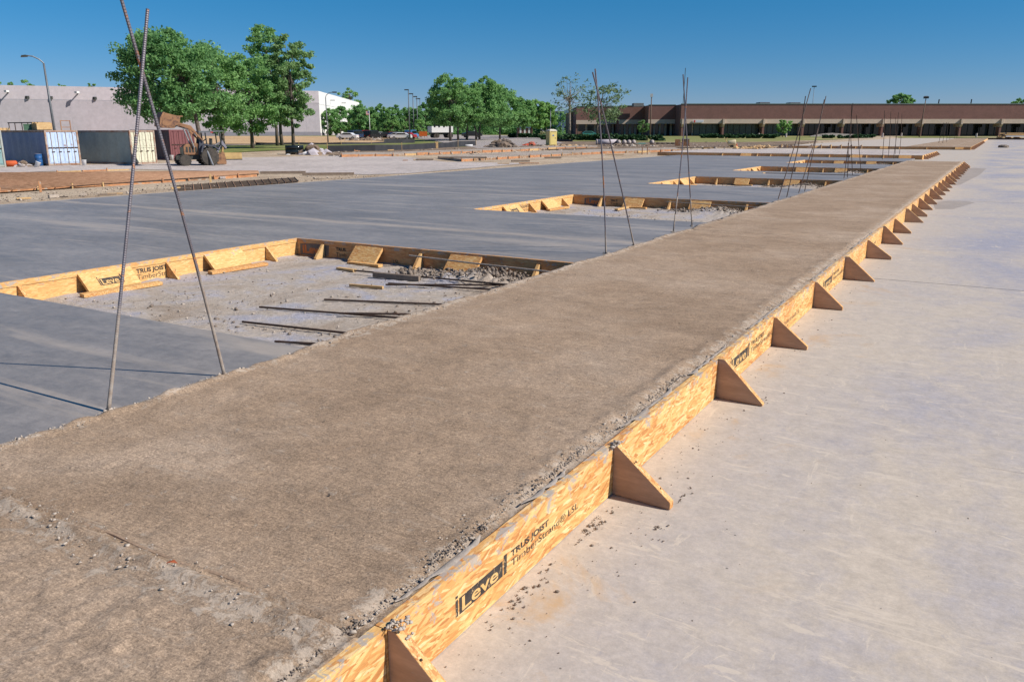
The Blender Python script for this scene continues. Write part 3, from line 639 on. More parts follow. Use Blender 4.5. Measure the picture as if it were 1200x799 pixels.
# mud floors inside the openings
def mudfloor(y0, y1, step, seed):
    xs = np.arange(OX0 + .001, OX1 - .052, step); ysg = np.arange(y0 + .001, y1 - .001, step); X, Y = np.meshgrid(xs, ysg); X = X.ravel(); Y = Y.ravel()
    z = .012 + .010 * np.clip(fbm(X, Y, 1.4, 4, seed), -.6, 2) + .006 * np.abs(fbm(X, Y, 12, 4, seed + 1))
    e = np.minimum.reduce([X - OX0, y1 - Y, Y - y0 + .2]); z += .02 * np.exp(-e / .09) * (.6 + .5 * fbm(X, Y, 6, 2, seed + 2))
    z = np.maximum(z, .005)
    z += .085 * np.exp(-(((X + 4.95) / .6) ** 2 + ((Y - y1 + .5) / .28) ** 2)) * (1 + .8 * np.abs(fbm(X, Y, 9, 3, 8)))
    k = (np.arange(len(ysg)-1)[:, None] * len(xs) + np.arange(len(xs)-1)[None, :]).ravel(); nX = len(xs)
    o = np_mesh('mud', np.stack([X, Y, z], 1), np.stack([k, k+1, k+nX+1, k+nX], 1), M['mud'], None, True); struct(o)
    n = int(900 * (1 if seed < 50 else .5)); x = rng.uniform(OX0 + .1, OX1 - .1, n); y = rng.uniform(y0 + .05, y1 - .05, n)
    clu = fbm(x, y, 1.6, 3, seed + 4) > -.25
    return x[clu], y[clu]
for oi, (a, b) in enumerate(OP):
    OX0 = OXL[oi]
    x, y = mudfloor(a, b, .022 if oi == 0 else (.04 if oi == 1 else .08), 40 + 10 * oi)
    crumbs('mud_crumbs', np.stack([x, y, np.full(len(x), .022)], 1), rng.gamma(1.4, .003, len(x)) + .0015, M['crumb'], None,
           'loose crumbs on the muddy floor of the %s opening' % ordn[oi], 'mud crumbs')
    n = 1500; x = -4.95 + rng.normal(0, .42, n); y = b - .42 + rng.normal(0, .13, n); y = np.minimum(y, b - .06); x = np.clip(x, -6, -4.02)
    z = .03 + .11 * np.exp(-((x + 4.95) / .42) ** 2 - ((y - b + .42) / .16) ** 2) * rng.uniform(.5, 1, n)
    crumbs('mud_pile', np.stack([x, y, z], 1), rng.gamma(1.3, .006, n) + .002, M['crumb'], None, 'lumpy mud pile against the far board of the %s opening' % ordn[oi], 'mud pile')
    n = 1500; x = -4.95 + rng.normal(0, .5, n); y = np.minimum(b - .38 + rng.normal(0, .14, n), b - .05); x = np.clip(x, -6.2, -4.02)
    crumbs('dark_mud_lumps', np.stack([x, y, .05 + .10 * np.exp(-((x + 4.95) / .45) ** 2) * rng.random(n)], 1), rng.gamma(1.3, .0065, n) + .003, M['crumb_dk'], None, 'dark clods in the mud pile of the %s opening' % ordn[oi], 'mud lumps', 1.0)
    if oi < 3:
        n = 900; x = rng.uniform(OX0 + .1, OX1 - .1, n); y = rng.uniform(a + .05, b - .05, n); k_ = fbm(x, y, 2.5, 3, 90 + oi) > .1
        crumbs('dark_mud_crumbs', np.stack([x[k_], y[k_], np.full(k_.sum(), .02)], 1), rng.gamma(1.3, .0045, k_.sum()) + .0015, M['crumb_dk'], None, 'dark crumbs scattered over the muddy floor of the %s opening' % ordn[oi], 'mud crumbs')
# slot with a dark trench between openings three and four
MB().box(-7.2, 29.75, .004, SX0, 30.15, .012).build('mud', M['mud'])
struct(bpy.data.objects[-1]) if False else None
for o in bpy.data.objects:
    if o.name.startswith('mud') and 'label' not in o: o['kind'] = 'structure'
sf = T('slot_form', 'dark narrow timber-lined slot across the grey panel before the fourth opening', 'concrete form')
MB().box(-7.2, 30.112, .013, SX0, 30.149, HB + .002).build('board', M['wood_dk'], sf); MB().box(-7.199, 29.76, .013, -7.16, 30.11, HB + .01).build('board', M['wood'], sf)
# ------------------------------------------------------------------ rods
def rebar(pts, r, label, ribs=True, mat=None, group=None, foot=False, name='rebar_rod'):
    pts = [Vector(p) for p in pts]; mb = MB(); L = sum((pts[i+1]-pts[i]).length for i in range(len(pts)-1))
    n = int(L / (.0062 if ribs else .25)) + 2; P = []; Rr = []
    for i in range(n):
        t = i / (n - 1) * (len(pts) - 1); k = min(int(t), len(pts) - 2); P.append(pts[k].lerp(pts[k+1], t - k)); Rr.append(r * (1.13 if (i % 2 and ribs) else .97))
    mb.tube(P, Rr, 8 if ribs else 6)
    if foot is False:
        o = mb.build(name, mat or M['rebar']); return tag(o, label, 'rebar', group)
    root = T(name, label, 'rebar', pts[0], 0, group)
    inv = Matrix.Translation(-pts[0]); mb.v = [tuple(inv @ Vector(p)) for p in mb.v]; mb.build('rod', mat or M['rebar'], root, smooth=False)
    m2 = MB(); q = 14; 
    nf = max(2, int(n * foot / L)); pp = [P[int(j)] - pts[0] for j in np.linspace(0, nf, q)]
    m2.tube(pp, [r * (1.30 + .12 * random.random() - .38 * (i / (q - 1))) for i in range(q)], 9); m2.build('mortar_coat', M['rebar_mortar'], root, smooth=True)
    m3 = MB()
    for k in range(10): m3.blob((random.gauss(0, .02), random.gauss(0, .02), .006), random.uniform(.006, .015))
    m3.build('mortar_foot', M['crumb'], root)
    return root
def rodpt(x, y, X):
    d = ray(x, y); k = X / d[0]; return Vector((X, d[1] * k, H + d[2] * k))
def bentrod(foot, mid, top, X, r, label, ribs, ft, X1=None):
    p0 = Vector(at(foot[0], foot[1], HB)); ps = [p0]
    for q, t in ((mid, .5), (top, 1)):
        if q: ps.append(rodpt(q[0], q[1], X + (X1 - X) * t if X1 else X))
    # smooth through the three points
    if len(ps) == 3:
        a, b, c = ps; ps = [a * (1-t)*(1-t) + (b * 2 - (a + c) / 2) * 2 * t * (1-t) + c * t * t for t in np.linspace(0, 1, 12)]
    return rebar(ps, r, label, ribs, None, 'rods standing in crossed pairs at the strip edge', ft)
bentrod((127, 482), (152, 240), (173, 11), -3.92, .0084, 'nearly upright rusty rod of the nearest crossed pair, left foot', True, .55)
bentrod((263, 440), (214, 252), (136, -22), -3.94, .0084, 'leaning rusty rod of the nearest crossed pair, right foot, orange below the crossing', True, .85)
bentrod((710, 297), (706, 190), (697.5, 81), -4.0, .0085, 'almost upright tan rod of the second crossed pair', True, .3)
bentrod((743, 288), (718, 178), (694.5, 85), -4.0, .0085, 'leaning rod of the second crossed pair, dark lower part', True, .3)
bentrod((789, 272), (799, 180), (806, 91), -4.03, .009, 'left-footed rod of the third pair, behind the near openings', False, .2)
bentrod((811, 265), (806, 180), (800.5, 87.5), -4.05, .009, 'right-footed rod of the third pair', False, .2)
for k, (f_, m_, t_, lab) in enumerate([
    ((912, 233), (933, 165), (950, 104), 'long rod leaning right, first of the fourth cluster'), ((922, 231), (936, 170), (944, 113), 'second rod of the fourth cluster, crossing near its top'),
    ((936, 226), (955, 165), (968, 113), 'third rod of the fourth cluster, leaning right'), ((943, 224), (957, 160), (966, 117), 'fourth rod of the fourth cluster, top just below its neighbour'),
    ((989, 209), (995, 165), (999.5, 121), 'tall rod before the dark bays, tallest of the fifth cluster'), ((993, 208), (994, 190), (994, 168), 'short rod beside the tallest of the fifth cluster'),
    ((999, 205), (997, 160), (998, 123), 'rod of the fifth cluster leaning slightly left'), ((1009, 201), (1006, 165), (1003.5, 135), 'thin separate rod right of the fifth cluster'),
    ((1034, 187), (1036, 160), (1036.5, 130), 'first rod near the strip end'), ((1041, 184), (1043, 160), (1044, 131), 'second rod near the strip end'),
    ((1049, 181), (1050, 160), (1049.5, 138), 'third rod near the strip end'), ((1054, 181), (1056, 160), (1057, 134), 'fourth rod near the strip end'), ((1047, 186), (1050, 165), (1053, 132), 'fifth rod near the strip end')]):
    X = -4.08 - .03 * k
    p0 = Vector(at(f_[0], f_[1], HB)); X = p0.x
    rebar([p0, rodpt(m_[0], m_[1], X), rodpt(t_[0], t_[1], X)], .011 if k < 8 else .014, lab, False, M['rebar_dk'], 'rods standing at the strip edge')
# loose rods and offcuts in the nearest opening
for k, (p, q, z0, z1, lab) in enumerate([((380, 351), (540, 357.6), .035, .035, 'dark rod lying on the mud, upper one of the parallel rods'), ((304, 359.7), (487, 373.8), .035, .035, 'long dark rod lying across the middle of the mud floor'),
    ((400, 367), (503, 368.5), .05, .045, 'dark rod touching the long middle rod near the strip'), ((284, 377), (429, 392.6), .035, .035, 'dark rod lying on the mud, nearest long one'),
    ((322, 400), (392, 404), .03, .03, 'short dark rod at the near edge of the mud floor'), ((415, 317), (620, 336), .06, .09, 'rod running from the sloping block towards the mud pile'),
    ((452, 333.5), (600, 334), .05, .07, 'rod lying over the mud pile foot, left end free'), ((455, 332), (590, 340), .04, .05, 'lower rod crossing the mud pile foot')]):
    rebar([at(*p, z0), at(*q, z1)], .0098, lab, True, M['rebar_dk'], 'loose rods lying in the nearest opening')
rebar([(-6.18, 7.93, .20), (-5.2, 7.9, .185), (-4.02, 7.88, .175)], .0095, 'grey rod resting on the braces along the far board of the nearest opening', True, M['rebar_mortar'], 'loose rods lying in the nearest opening')
rebar([(-6.18, 17.12, .20), (-4.02, 17.06, .175)], .0095, 'grey rod resting on the braces of the second opening', False, M['rebar_mortar'])
for k, (p, q, w_, h_, mt, lab) in enumerate([((410, 336), (449, 339), .035, .03, 'wood', 'small pale stick lying alone on the mud'), ((438, 325), (492, 330), .05, .06, 'wood_dk', 'grey plank end lying before the second far brace'),
    ((396, 316), (416, 319), .06, .03, 'wood', 'small yellow offcut beside the first sloping far block'), ((545, 240), (550, 240), .05, .03, 'wood', ''), ((722, 247), (741, 243), .08, .04, 'wood', 'bright board lying in the second opening by the second rod pair')]):
    if not lab: continue
    A = Vector(at(*p, .02)); B = Vector(at(*q, .02)); d = B - A
    o = MB().box(0, -w_/2, 0, d.length, w_/2, h_).build('wood_offcut', M[mt], bevel=.002); o.location = A + Vector((0, 0, .004)); o.rotation_euler = (0, 0, math.atan2(d.y, d.x)); tag(o, lab, 'wood offcut', 'wood offcuts in the openings')
# ------------------------------------------------------------------ further raised panels with their forms
def far_panel(label, x0, x1, y0, y1, bstep, mat, blackto=None, wides=(), xr=None):
    t = T('raised_panel', label, 'concrete panel')
    MB().box(x0, y0 + .04, .004, x1 - .04, y1, HB - .003).build('concrete', mat, t)
    xs = list(np.arange(x0, x1, 4.8)) + [x1]
    for i in range(len(xs) - 1):
        MB().box(xs[i] + .01, y0, .004, xs[i+1] - .01, y0 + .037, HB + .012).build('board', M['rebar_dk'] if (blackto and xs[i+1] < blackto) else M['lsl_x'], t)
    ys_ = list(np.arange(y0 + .04, y1, 6.)) + [y1]
    for i in range(len(ys_) - 1): MB().box(x1 - .038, ys_[i], .004, x1, ys_[i+1] - .01, HB + .01).build('board', M['lsl_y'], t)
    proto = None; x = x0 + 1.0; k = 0
    while x < x1 - .3:
        if not (blackto and x < blackto):
            if k % 3 == 1:
                o = MB().prism([(-.004, .2), (-.2, .02), (-.23, .05), (-.02, .24)], 0, .7, ax='x').build('sloping_block', M['brace'], t); o.location = (x, y0 - .002, .01)
            else:
                o = brace_mesh(.22, .22, .06, .03).build('brace', [M['brace'], M['wood']], t) if proto is None else proto.copy()
                if proto is None: proto = o
                else: C.objects.link(o); o.parent = t
                o.location = (x, y0 - .002, .008); o.rotation_euler = (0, 0, R(-90))
        x += bstep * random.uniform(.75, 1.25); k += 1
    pr = None; y = y0 + 1
    while y < min(y1, y0 + 60):
        o = brace_mesh(.25, .3, .04, .03).build('brace', [M['brace'], M['ply']], t) if pr is None else pr.copy()
        if pr is None: pr = o
        else: C.objects.link(o); o.parent = t
        o.location = (x1 + .002, y, .006); y += 1.9
    return t
far_panel('pale raised panel with braced timber edge beyond the grey panel', -21.2, -4.0, 56.5, 70.2, 1.15, M['lot'], -16.5)
far_panel('far raised panel with long braced timber edge before the grass', -19.4, -2.3, 88.6, 200, 2.2, M['slab'])
o = MB().box(-7.9, 90, HB, -2.36, 196, HB + .006).build('concrete_strip', M['strip']); struct(o)
for k, (x, y0, y1) in enumerate([(1100, 168, 144), (1104.5, 168, 143.5), (1109, 167, 143.5), (1113, 164, 145), (1118.5, 163, 145), (1121, 162.5, 148)]):
    p = Vector(at(x, y0, HB)); q = Vector((p.x, p.y, 0)); zt = H + (154 - y1) * mpp(p) * .97
    rebar([p, (p.x + .25 * math.cos(k), p.y + .3, zt)], .025, '%s thin rod on the far raised panel' % ['first', 'second', 'third', 'fourth', 'fifth', 'last'][k], False, M['rebar_dk'], 'rods on the far raised panel')
# ------------------------------------------------------------------ formed strips and rebar beds on the lower lot
def formed(label, near, far, hgt_, mat, black=None, top=True, stakes=True):
    t = T('formed_slab', label, 'formed slab')
    A = [G(*p) for p in near]; B = [G(*p) for p in far]
    if top:
        mb = MB(); n = len(A)
        for i in range(n - 1):
            zt = hgt_
            a, b, c, d = A[i], A[i+1], B[i+1], B[i]
            mb.add([(p.x, p.y, p.z + hgt_ - .01) for p in (a, b, c, d)] + [(p.x, p.y, p.z) for p in (a, b, c, d)], [(0,1,2,3),(4,5,1,0),(6,7,3,2)] + ([(7,4,0,3)] if i == 0 else []) + ([(5,6,2,1)] if i == n-2 else []))
        mb.build('slab', mat, t)
    cnt = 0
    for i in range(len(A) - 1):
        d = B[i] - A[i]; d.z = 0; d.normalize()
        v = A[i+1] - A[i]; L = v.length; m = max(1, int(L / 1.5))
        for k in range(m):
            p = A[i] + v * (k / m); q = A[i] + v * ((k + 1) / m - random.choice((.0, .01, .02)) / max(1, m / 6)); p = p + Vector((random.uniform(-.05, .05), random.uniform(-.05, .05), 0)); u = (q - p).normalized(); nr = Vector((u.y, -u.x, 0))
            if nr.dot(d) > 0: nr = -nr
            vs = [p + nr*.01, q + nr*.01, q + nr*.06, p + nr*.06]
            dz = Vector((0, 0, hgt_ + random.uniform(-.07, .03)))
            MB().add([*vs, *[x + dz for x in vs]], [(3,2,1,0),(4,5,6,7),(0,1,5,4),(1,2,6,5),(2,3,7,6),(3,0,4,7)]).build('form_board', random.choice((M['form_far'], M['form_far'], M['form_far'], M['form_dk'], M['form_dk'], M['wood'])), t)
            if stakes:
                s = p + nr * .09; MB().box(s.x-.03, s.y-.03, s.z-.1, s.x+.03, s.y+.03, s.z + hgt_ + random.uniform(0, .12)).build('stake', M['wood'] if random.random() < .4 else M['form_far'], t)
    return t
M['bed'] = soil('bed_soil_dark', (.07, .05, .035), (.10, .07, .05), (.14, .10, .07), .5)
tan = M['soil']; gbr = soil('brown_pavement', (.30, .25, .20), (.36, .30, .25), (.41, .35, .30), .3)
formed('upper curved formed strip with orange boards on the lower lot', [(400, 184.5), (460, 183.2), (577, 178.7), (620, 176.8), (662, 174.9), (700, 174.2)], [(402, 181.5), (462, 180.6), (560, 177), (605, 175), (650, 173.4), (700, 173)], .24, gbr)
formed('lower formed strip with orange boards beside the grey panel', [(540, 189.6), (620, 184.9), (704, 180.4), (800, 177.5)], [(513, 186.2), (590, 181.5), (690, 177.4), (790, 175.4)], .24, gbr)
formed('short orange form line nearest to the dark fence', [(415, 178.3), (462, 177.2)], [(415, 176.8), (462, 176)], .2, M['soil_dk'])
def bed(label, quad, hz, pitch, bars2=True):
    t = T('rebar_bed', label, 'rebar mat'); A, B, Cc, D = [G(*p) for p in quad]     # near-left, near-right, far-right, far-left
    g = MB(); g.add([(p.x, p.y, p.z + .045) for p in (A, B, Cc, D)], [(0,1,2,3)]); g.build('bed_soil', M['bed'], t)
    mb = MB(); L = (B - A).length; n = int(L / pitch)
    for i in range(n + 1):
        s = i / n; p = A.lerp(B, s); q = D.lerp(Cc, min(1, s * 1.0)); mb.tube([p + Vector((0,0,hz)), q + Vector((0,0,hz))], .024, 4)
    W = (D - A).length; n = max(2, int(W / pitch))
    if bars2:
        for i in range(n + 1):
            s = i / n; mb.tube([A.lerp(D, s) + Vector((0,0,hz+.03)), B.lerp(Cc, s) + Vector((0,0,hz+.03))], .024, 4)
    stuff(mb.build('bars', M['rust'], t)); return t
bed('long rusty rebar mat in a bed edged by orange boards, before the containers', [(-40, 230), (303, 206.3), (303, 203.2), (-40, 205.8)], .12, .95)
formed('near orange board line of the long rebar bed', [(-60, 232), (0, 226.5), (154, 216.6), (303, 206.9)], [(-60, 231), (0, 226), (154, 216), (303, 206)], .13, tan, top=False)
formed('far orange board line of the long rebar bed', [(-60, 206.8), (0, 204.6), (154, 199.6)], [(-60, 206), (0, 204), (154, 199)], .08, tan, top=False)
bed('narrow rusty rebar mat beside the grey panel edge', [(206, 226.5), (350, 214.0), (345, 209.0), (206, 218.5)], .06, .5, False)
# scraps on the tan verge
for k, (x, y, l, w_, h_, mt, rz) in enumerate([(28, 234, .5, .1, .06, 'wood', .1), (63, 232.5, .35, .2, .12, 'crumb', .3), (70, 232, .6, .05, .03, 'rebar_dk', .1), (98, 230, .25, .15, .1, 'crumb', 0),
        (126, 229, .7, .08, .05, 'wood_dk', .05), (135, 228, .6, .06, .04, 'wood', .02), (206, 222, .4, .15, .08, 'wood', .2), (218, 222.5, .45, .1, .08, 'wood_dk', -.4), (261, 210, .3, .2, .12, 'lot', 0), (48, 226, .1, .1, .45, 'form_far', 0), (247, 214, .1, .1, .4, 'wood', 0)]):
    p = G(x, y); o = MB().box(-l/2, -w_/2, 0, l/2, w_/2, h_).build('wood_scrap' if mt not in ('crumb', 'lot') else 'concrete_chunk', M[mt], bevel=.006); o.location = p + Vector((0, 0, .02)); o.rotation_euler = (0, 0, face(p) + rz)
    tag(o, ['yellow board scrap at the far left of the tan verge', 'pale chunk beside a dark bar on the tan verge', 'dark bar lying on the tan verge', 'small grey chunk on the tan verge left of the near rods', 'dark board piece just left of the near rod', 'pale board piece beside the dark one by the near rod',
            'pale board piece between the two near rods', 'dark board piece right of the leaning near rod', 'white chunk on the verge before the rebar bed', 'short upright orange stake before the rebar bed, left', 'short upright tan stake before the rebar bed, right of the rods'][k], 'scrap')
exec_far = True
# ------------------------------------------------------------------ vegetation
M['bark'] = gmat('bark', (.10, .08, .065), (.16, .13, .11), 5, .95, .6, 20, .03)
M['bark_pale'] = gmat('pale_bark', (.20, .17, .14), (.30, .26, .22), 5, .95, .6, 20, .03)
LG = leaf_mat('leaves_green', (.15, .31, .11), (.27, .46, .16), .5); LD = leaf_mat('leaves_dark', (.12, .27, .10), (.22, .40, .14), .48)
LB = leaf_mat('leaves_olive', (.15, .27, .10), (.24, .38, .15), .45); LL = leaf_mat('leaves_light', (.20, .37, .10), (.28, .46, .16), .45); LH = leaf_mat('hedge_leaves', (.020, .060, .022), (.05, .11, .04), .15)
LS = leaf_mat('leaves_sparse', (.12, .20, .08), (.18, .24, .13))
def leaf_cloud(cen, rad, per, size, seed=0):
    r_ = np.random.default_rng(seed); n = len(cen) * per
    c = np.repeat(np.asarray(cen, float), per, 0); rr = np.repeat(np.asarray(rad, float), per)
    d = r_.normal(size=(n, 3)); d /= np.linalg.norm(d, axis=1)[:, None]; d *= (r_.random(n) ** .6 * rr * 1.18)[:, None]; d[:, 2] *= .62
    p = c + d
    a = r_.normal(size=(n, 3)); a /= np.linalg.norm(a, axis=1)[:, None]; b = np.cross(a, r_.normal(size=(n, 3))); b /= np.linalg.norm(b, axis=1)[:, None]
    s = size * r_.uniform(.6, 1.3, n)[:, None]; a = a * s; b = b * s * .6
    V = np.stack([p - a, p + b, p + a, p - b], 1).reshape(-1, 3); return V, np.arange(n * 4).reshape(n, 4)
def tree(name, label, x, y, top, crown, leaf, barkm=None, clumps=60, per=130, lsz=None, group=None, trunk_w=.018, lean=0, bottom=None, base=None, sparse=1.0, seed=None, cat='tree', tr_frac=.55):
    """crown = (x centre px, half width px, y bottom px) ; top = y px"""
    p = base if base is not None else G(x, y); k = mpp(p); kz = k * .97; seed = seed if seed is not None else int(x * 7 + y * 3)
    rd = random.Random(seed); r_ = np.random.default_rng(seed)
    t = T(name, label, cat, p, face(p), group)
    Ht = (y - top) * kz; z0 = (y - crown[2]) * kz; cxl = (crown[0] - x) * k; hw = crown[1] * k
    cz = (Ht + z0) / 2; hz = (Ht - z0) / 2
    cen = []; rad = []
    while len(cen) < clumps:
        q = r_.normal(size=3); q /= np.linalg.norm(q); q *= r_.uniform(.15, 1) ** .4
        f = 1 - .22 * max(0, q[2]) ** 2
        mx = 1.12 if abs(q[2]) > .3 else 1.0; cen.append((cxl + q[0] * hw * .9 * f * mx * r_.uniform(.85, 1.1), q[1] * hw * .85 * f * mx, cz + np.sign(q[2]) * abs(q[2]) ** .85 * hz * .93)); rad.append(hw * r_.uniform(.09, .26))
    V, F = leaf_cloud(cen, rad, per, lsz or max(.12, k * 1.25), seed)
    np_mesh('crown', V, F, leaf, t)
    mb = MB(); tw = max(.09, Ht * trunk_w); fork = z0 + (Ht - z0) * .18
    top_ = Vector((cxl * .8 + lean, 0, z0 + (Ht - z0) * .8))
    mb.tube([(0, 0, -.2), (rd.uniform(-.1, .1), 0, fork * .5), (cxl * .12, 0, fork), ((cxl * .12 + top_.x) / 2 + rd.uniform(-.3, .3), rd.uniform(-.3, .3), (fork + top_.z) / 2), top_], [tw * 1.25, tw * .95, tw * .75, tw * .45, tw * .12], 8)
    mb.build('trunk', barkm or M['bark'], t, smooth=True)
    lb = MB()
    for i in range(min(len(cen), 26)):
        c = Vector(cen[i]); s = rd.uniform(0, .75); st = Vector((cxl * .12, 0, fork)).lerp(top_, s); md = st.lerp(c, .5) + Vector((0, 0, -.06 * hw + rd.uniform(-.2, .2)))
        lb.tube([st, md, c], [tw * .34 * (1 - s * .6), tw * .2, tw * .05], 5)
    lb.build('limbs', barkm or M['bark'], t, smooth=True)
    return t
gA = 'shade trees in front of the pale warehouse'
tree('shade_tree', 'big dense dark green tree behind the backhoe, leftmost of the group', 236, 180, 34, (206, 59, 147), LD, clumps=210, per=130, group=gA, seed=3, lsz=.17)
tree('shade_tree', 'green tree just right of the biggest one, its thin trunk beside the backhoe canopy', 262, 176, 52, (254, 50, 157), LG, clumps=150, per=130, group=gA, seed=5, lsz=.17)
tree('shade_tree', 'middle green tree with a stake-like trunk and low crown before the warehouse', 296, 174.5, 62, (296, 42, 158), LG, clumps=130, per=120, group=gA, lsz=.17)
tree('shade_tree', 'tall upright green tree rising highest in the group', 325, 171.5, 28, (318, 29, 151), LG, clumps=120, per=120, group=gA, trunk_w=.012, lsz=.18)
tree('shade_tree', 'slim tree between the tallest and the olive one, double trunk look', 330.5, 171, 60, (330, 28, 152), LG, clumps=90, per=150, group=gA, trunk_w=.018, lsz=.18)
tree('shade_tree', 'olive brown thin tree at the right end of the group beside the warehouse corner', 344, 174, 36, (344, 30, 154), LB, clumps=110, per=100, group=gA, trunk_w=.014, lsz=.18)
gB = 'row of rounded trees along the road'
for i, (x, y, tp, cx_, hw, bt, lf_, lab) in enumerate([(528, 166, 88, 527, 27, 150, LG, 'nearest rounded tree of the road row, at its left'), (537, 165.5, 100, 545, 24, 151, LG, 'second tree of the road row with its trunk close to the first'), (547, 165, 90, 568, 28, 150, LG, 'widest crown in the middle of the road row'),
      (558, 165, 105, 515, 14, 148, LG, 'low tree half hidden behind the left of the road row'), (562, 164.5, 98, 578, 24, 150, LD, 'darker tree behind the widest crown of the road row'), (586, 164, 104, 592, 24, 151, LG, 'tree with a single clear trunk at the right of the road row'),
      (606, 162, 114, 612, 17, 152, LG, 'smaller lighter tree right of the road row'), (622, 161, 116, 628, 15, 152, LL, 'yellow green tree left of the blue building'), (640, 160.5, 118, 642, 13, 150, LL, 'pale green tree behind the portable toilet')]):
    tree('round_tree', lab, x, y, tp, (cx_, hw, bt), lf_, clumps=int(60 + hw * 2.2), per=110, group=gB)
tree('bare_tree', 'half leafless tree with grey spreading branches against the sky', 667, 163, 86, (667, 24, 140), LS, M['bark_pale'], clumps=70, per=12, trunk_w=.02, lsz=.22)
tree('sparse_tree', 'sparse spring tree spreading before the brick building', 700, 163.5, 96, (707, 33, 145), LS, M['bark'], clumps=80, per=26, trunk_w=.018, lsz=.24)
tree('young_tree', 'small bright green tree before the brick building windows', 917, 161, 139, (918, 10, 158), LL, clumps=26, per=90)
tree('young_tree', 'dull green small tree in front of the recessed brick wall', 753, 163, 141, (754, 7.5, 157), LB, clumps=20, per=80)
tree('distant_tree', 'round green tree showing above the brick building roof', 1051, 158, 109, (1052, 15, 131), LG, clumps=34, per=90, base=cp(1051, 300, .4))
tree('distant_tree', 'low tree top above the roof at the right end', 1190, 158, 115, (1190, 12, 131), LG, clumps=24, per=80, base=cp(1190, 300, .4))
tree('distant_tree', 'pale tree rising behind the warehouse', 411, 158, 102, (412, 16, 130), LL, clumps=26, per=60, base=cp(411, 350, .4))
gC = 'trees of the wood behind the parking lot'
xs_ = list(range(388, 525, 11))
for i, x in enumerate(xs_):
    tp = [126, 122, 124, 121, 125, 120, 123, 122, 124, 121, 119, 122, 120][i % 13]
    tree('wood_tree', '%s tree of the far wood, counted from the warehouse' % ['first', 'second', 'third', 'fourth', 'fifth', 'sixth', 'seventh', 'eighth', 'ninth', 'tenth', 'eleventh', 'twelfth', 'thirteenth'][i], x, 158.5, tp, (x, 12, 159), LD if i % 2 else LG, clumps=60, per=90, group=gC, base=cp(x, 240 + 12 * (i % 3), .4), seed=100 + i)
for i, (x, hw, tp) in enumerate([(451, 6, 140), (460, 8, 137), (474, 8, 142), (493, 9, 139)]):
    tree('young_tree', ['tiny light tree by the flagpole', 'light green young tree behind the parked cars, second from the flagpole', 'small young tree behind the white car', 'bright young tree left of the road row'][i], x, 159.5, tp, (x, hw, 156), LL, clumps=18, per=80, base=cp(x, 200, .35), seed=200 + i)
for i, x in enumerate([8, 22, 42, 80, 115]):
    tree('distant_tree', ['tree tip above the warehouse roof at far left', 'second tree tip above the warehouse roof', 'largest tree tip above the warehouse roof left of the lamp', 'faint tree tip above the roof right of the lamp', 'last tree tip above the roof before the big tree'][i], x, 158, [95, 95, 93, 98, 97][i], (x, [5, 5, 10, 5, 6][i], 112), LL, clumps=8, per=50, base=cp(x, 300, .4))
def hedge(label, x0, y0, x1, y1, hpx, n, seed):
    t = T('hedge', label, 'hedge'); A = G(x0, y0); B = G(x1, y1); k = mpp((A + B) / 2); r_ = np.random.default_rng(seed); cen = []; rad = []
    for i in range(n):
        s = r_.random(); p = A.lerp(B, s); cen.append((p.x + r_.normal(0, .3), p.y + r_.normal(0, .3), p.z + hpx * k * r_.uniform(.15, .8))); rad.append(hpx * k * r_.uniform(.3, .5))
    V, F = leaf_cloud(cen, rad, 90, .24, seed); np_mesh('foliage', V, F, LH, t)
    mb = MB()
    for i in range(12): p = A.lerp(B, (i + .5) / 12); mb.tube([p + Vector((0, 0, -.1)), p + Vector((0, 0, hpx * k * .6))], .05, 5)
    mb.build('stems', M['bark'], t)
hedge('long dark green hedge in front of the recessed brick wall', 634, 164.5, 778, 165.5, 7, 150, 1)
hedge('low hedge at the left, behind the road row', 598, 161.8, 634, 162, 5, 50, 2)
hedge('low hedge below the green windows of the brick building', 822, 162.2, 912, 162.6, 5, 110, 3)
hedge('short hedge clump before the dark bays', 965, 162.5, 974, 162.5, 4, 14, 4)
hedge('low hedge right of the ramp wall', 982, 162.6, 1024, 161.8, 4, 46, 5)
hedge('bush at the right end near the lumber pile', 1166, 158, 1182, 158, 6, 16, 6)
# ------------------------------------------------------------------ brick building
M['brickfar'] = gmat('red_brown_brick', (.225, .118, .098), (.19, .10, .083), .6, .9, .3, 6, .05)
M['beige'] = gmat('beige_concrete', (.60, .48, .38), (.54, .43, .34), 1, .9)
M['coping'] = gmat('green_coping', (.16, .22, .20), (.12, .17, .16), 1, .6)
M['roofg'] = gmat('roof_felt', (.2, .2, .2), (.16, .16, .16), 1)
M['glass_dk'] = gmat('dark_glass', (.012, .016, .018), (.02, .026, .026), 1, .08, 0, spec=.5)
M['glass_gr'] = gmat('green_curtained_glass', (.075, .10, .075), (.05, .07, .055), .9, .25, 0, spec=.5, scale=(2, 2, .2))
M['frame'] = gmat('dark_metal_frame', (.05, .055, .05), None, 2, .5)
FH = 226.0; kb = FH * _c / FPX; base = cp(797, FH, .36)
bb = T('brick_building', 'long low red-brown brick building with beige band and dark recessed window bays', 'building', base, R(YAW))
lx = lambda x: (x - 797) * kb
lz = lambda y: (159.6 - y) * kb * .9675
Zt, Zf, Zb = lz(122.4), lz(139.4), lz(144.6)
xr = lx(1330); D = 60
MB().box(0, 0, Zf, xr, .4, Zt).build('fascia', M['brickfar'], bb)
MB().box(.0, -.12, Zt, xr + .1, .5, Zt + .22).build('coping', M['coping'], bb)
MB().box(.01, -.06, Zb, xr, .5, Zf - .003).build('beam', M['beige'], bb)
MB().box(.01, .51, Zf - .3, xr, 6.5, Zf - .02).build('soffit', M['beige'], bb)
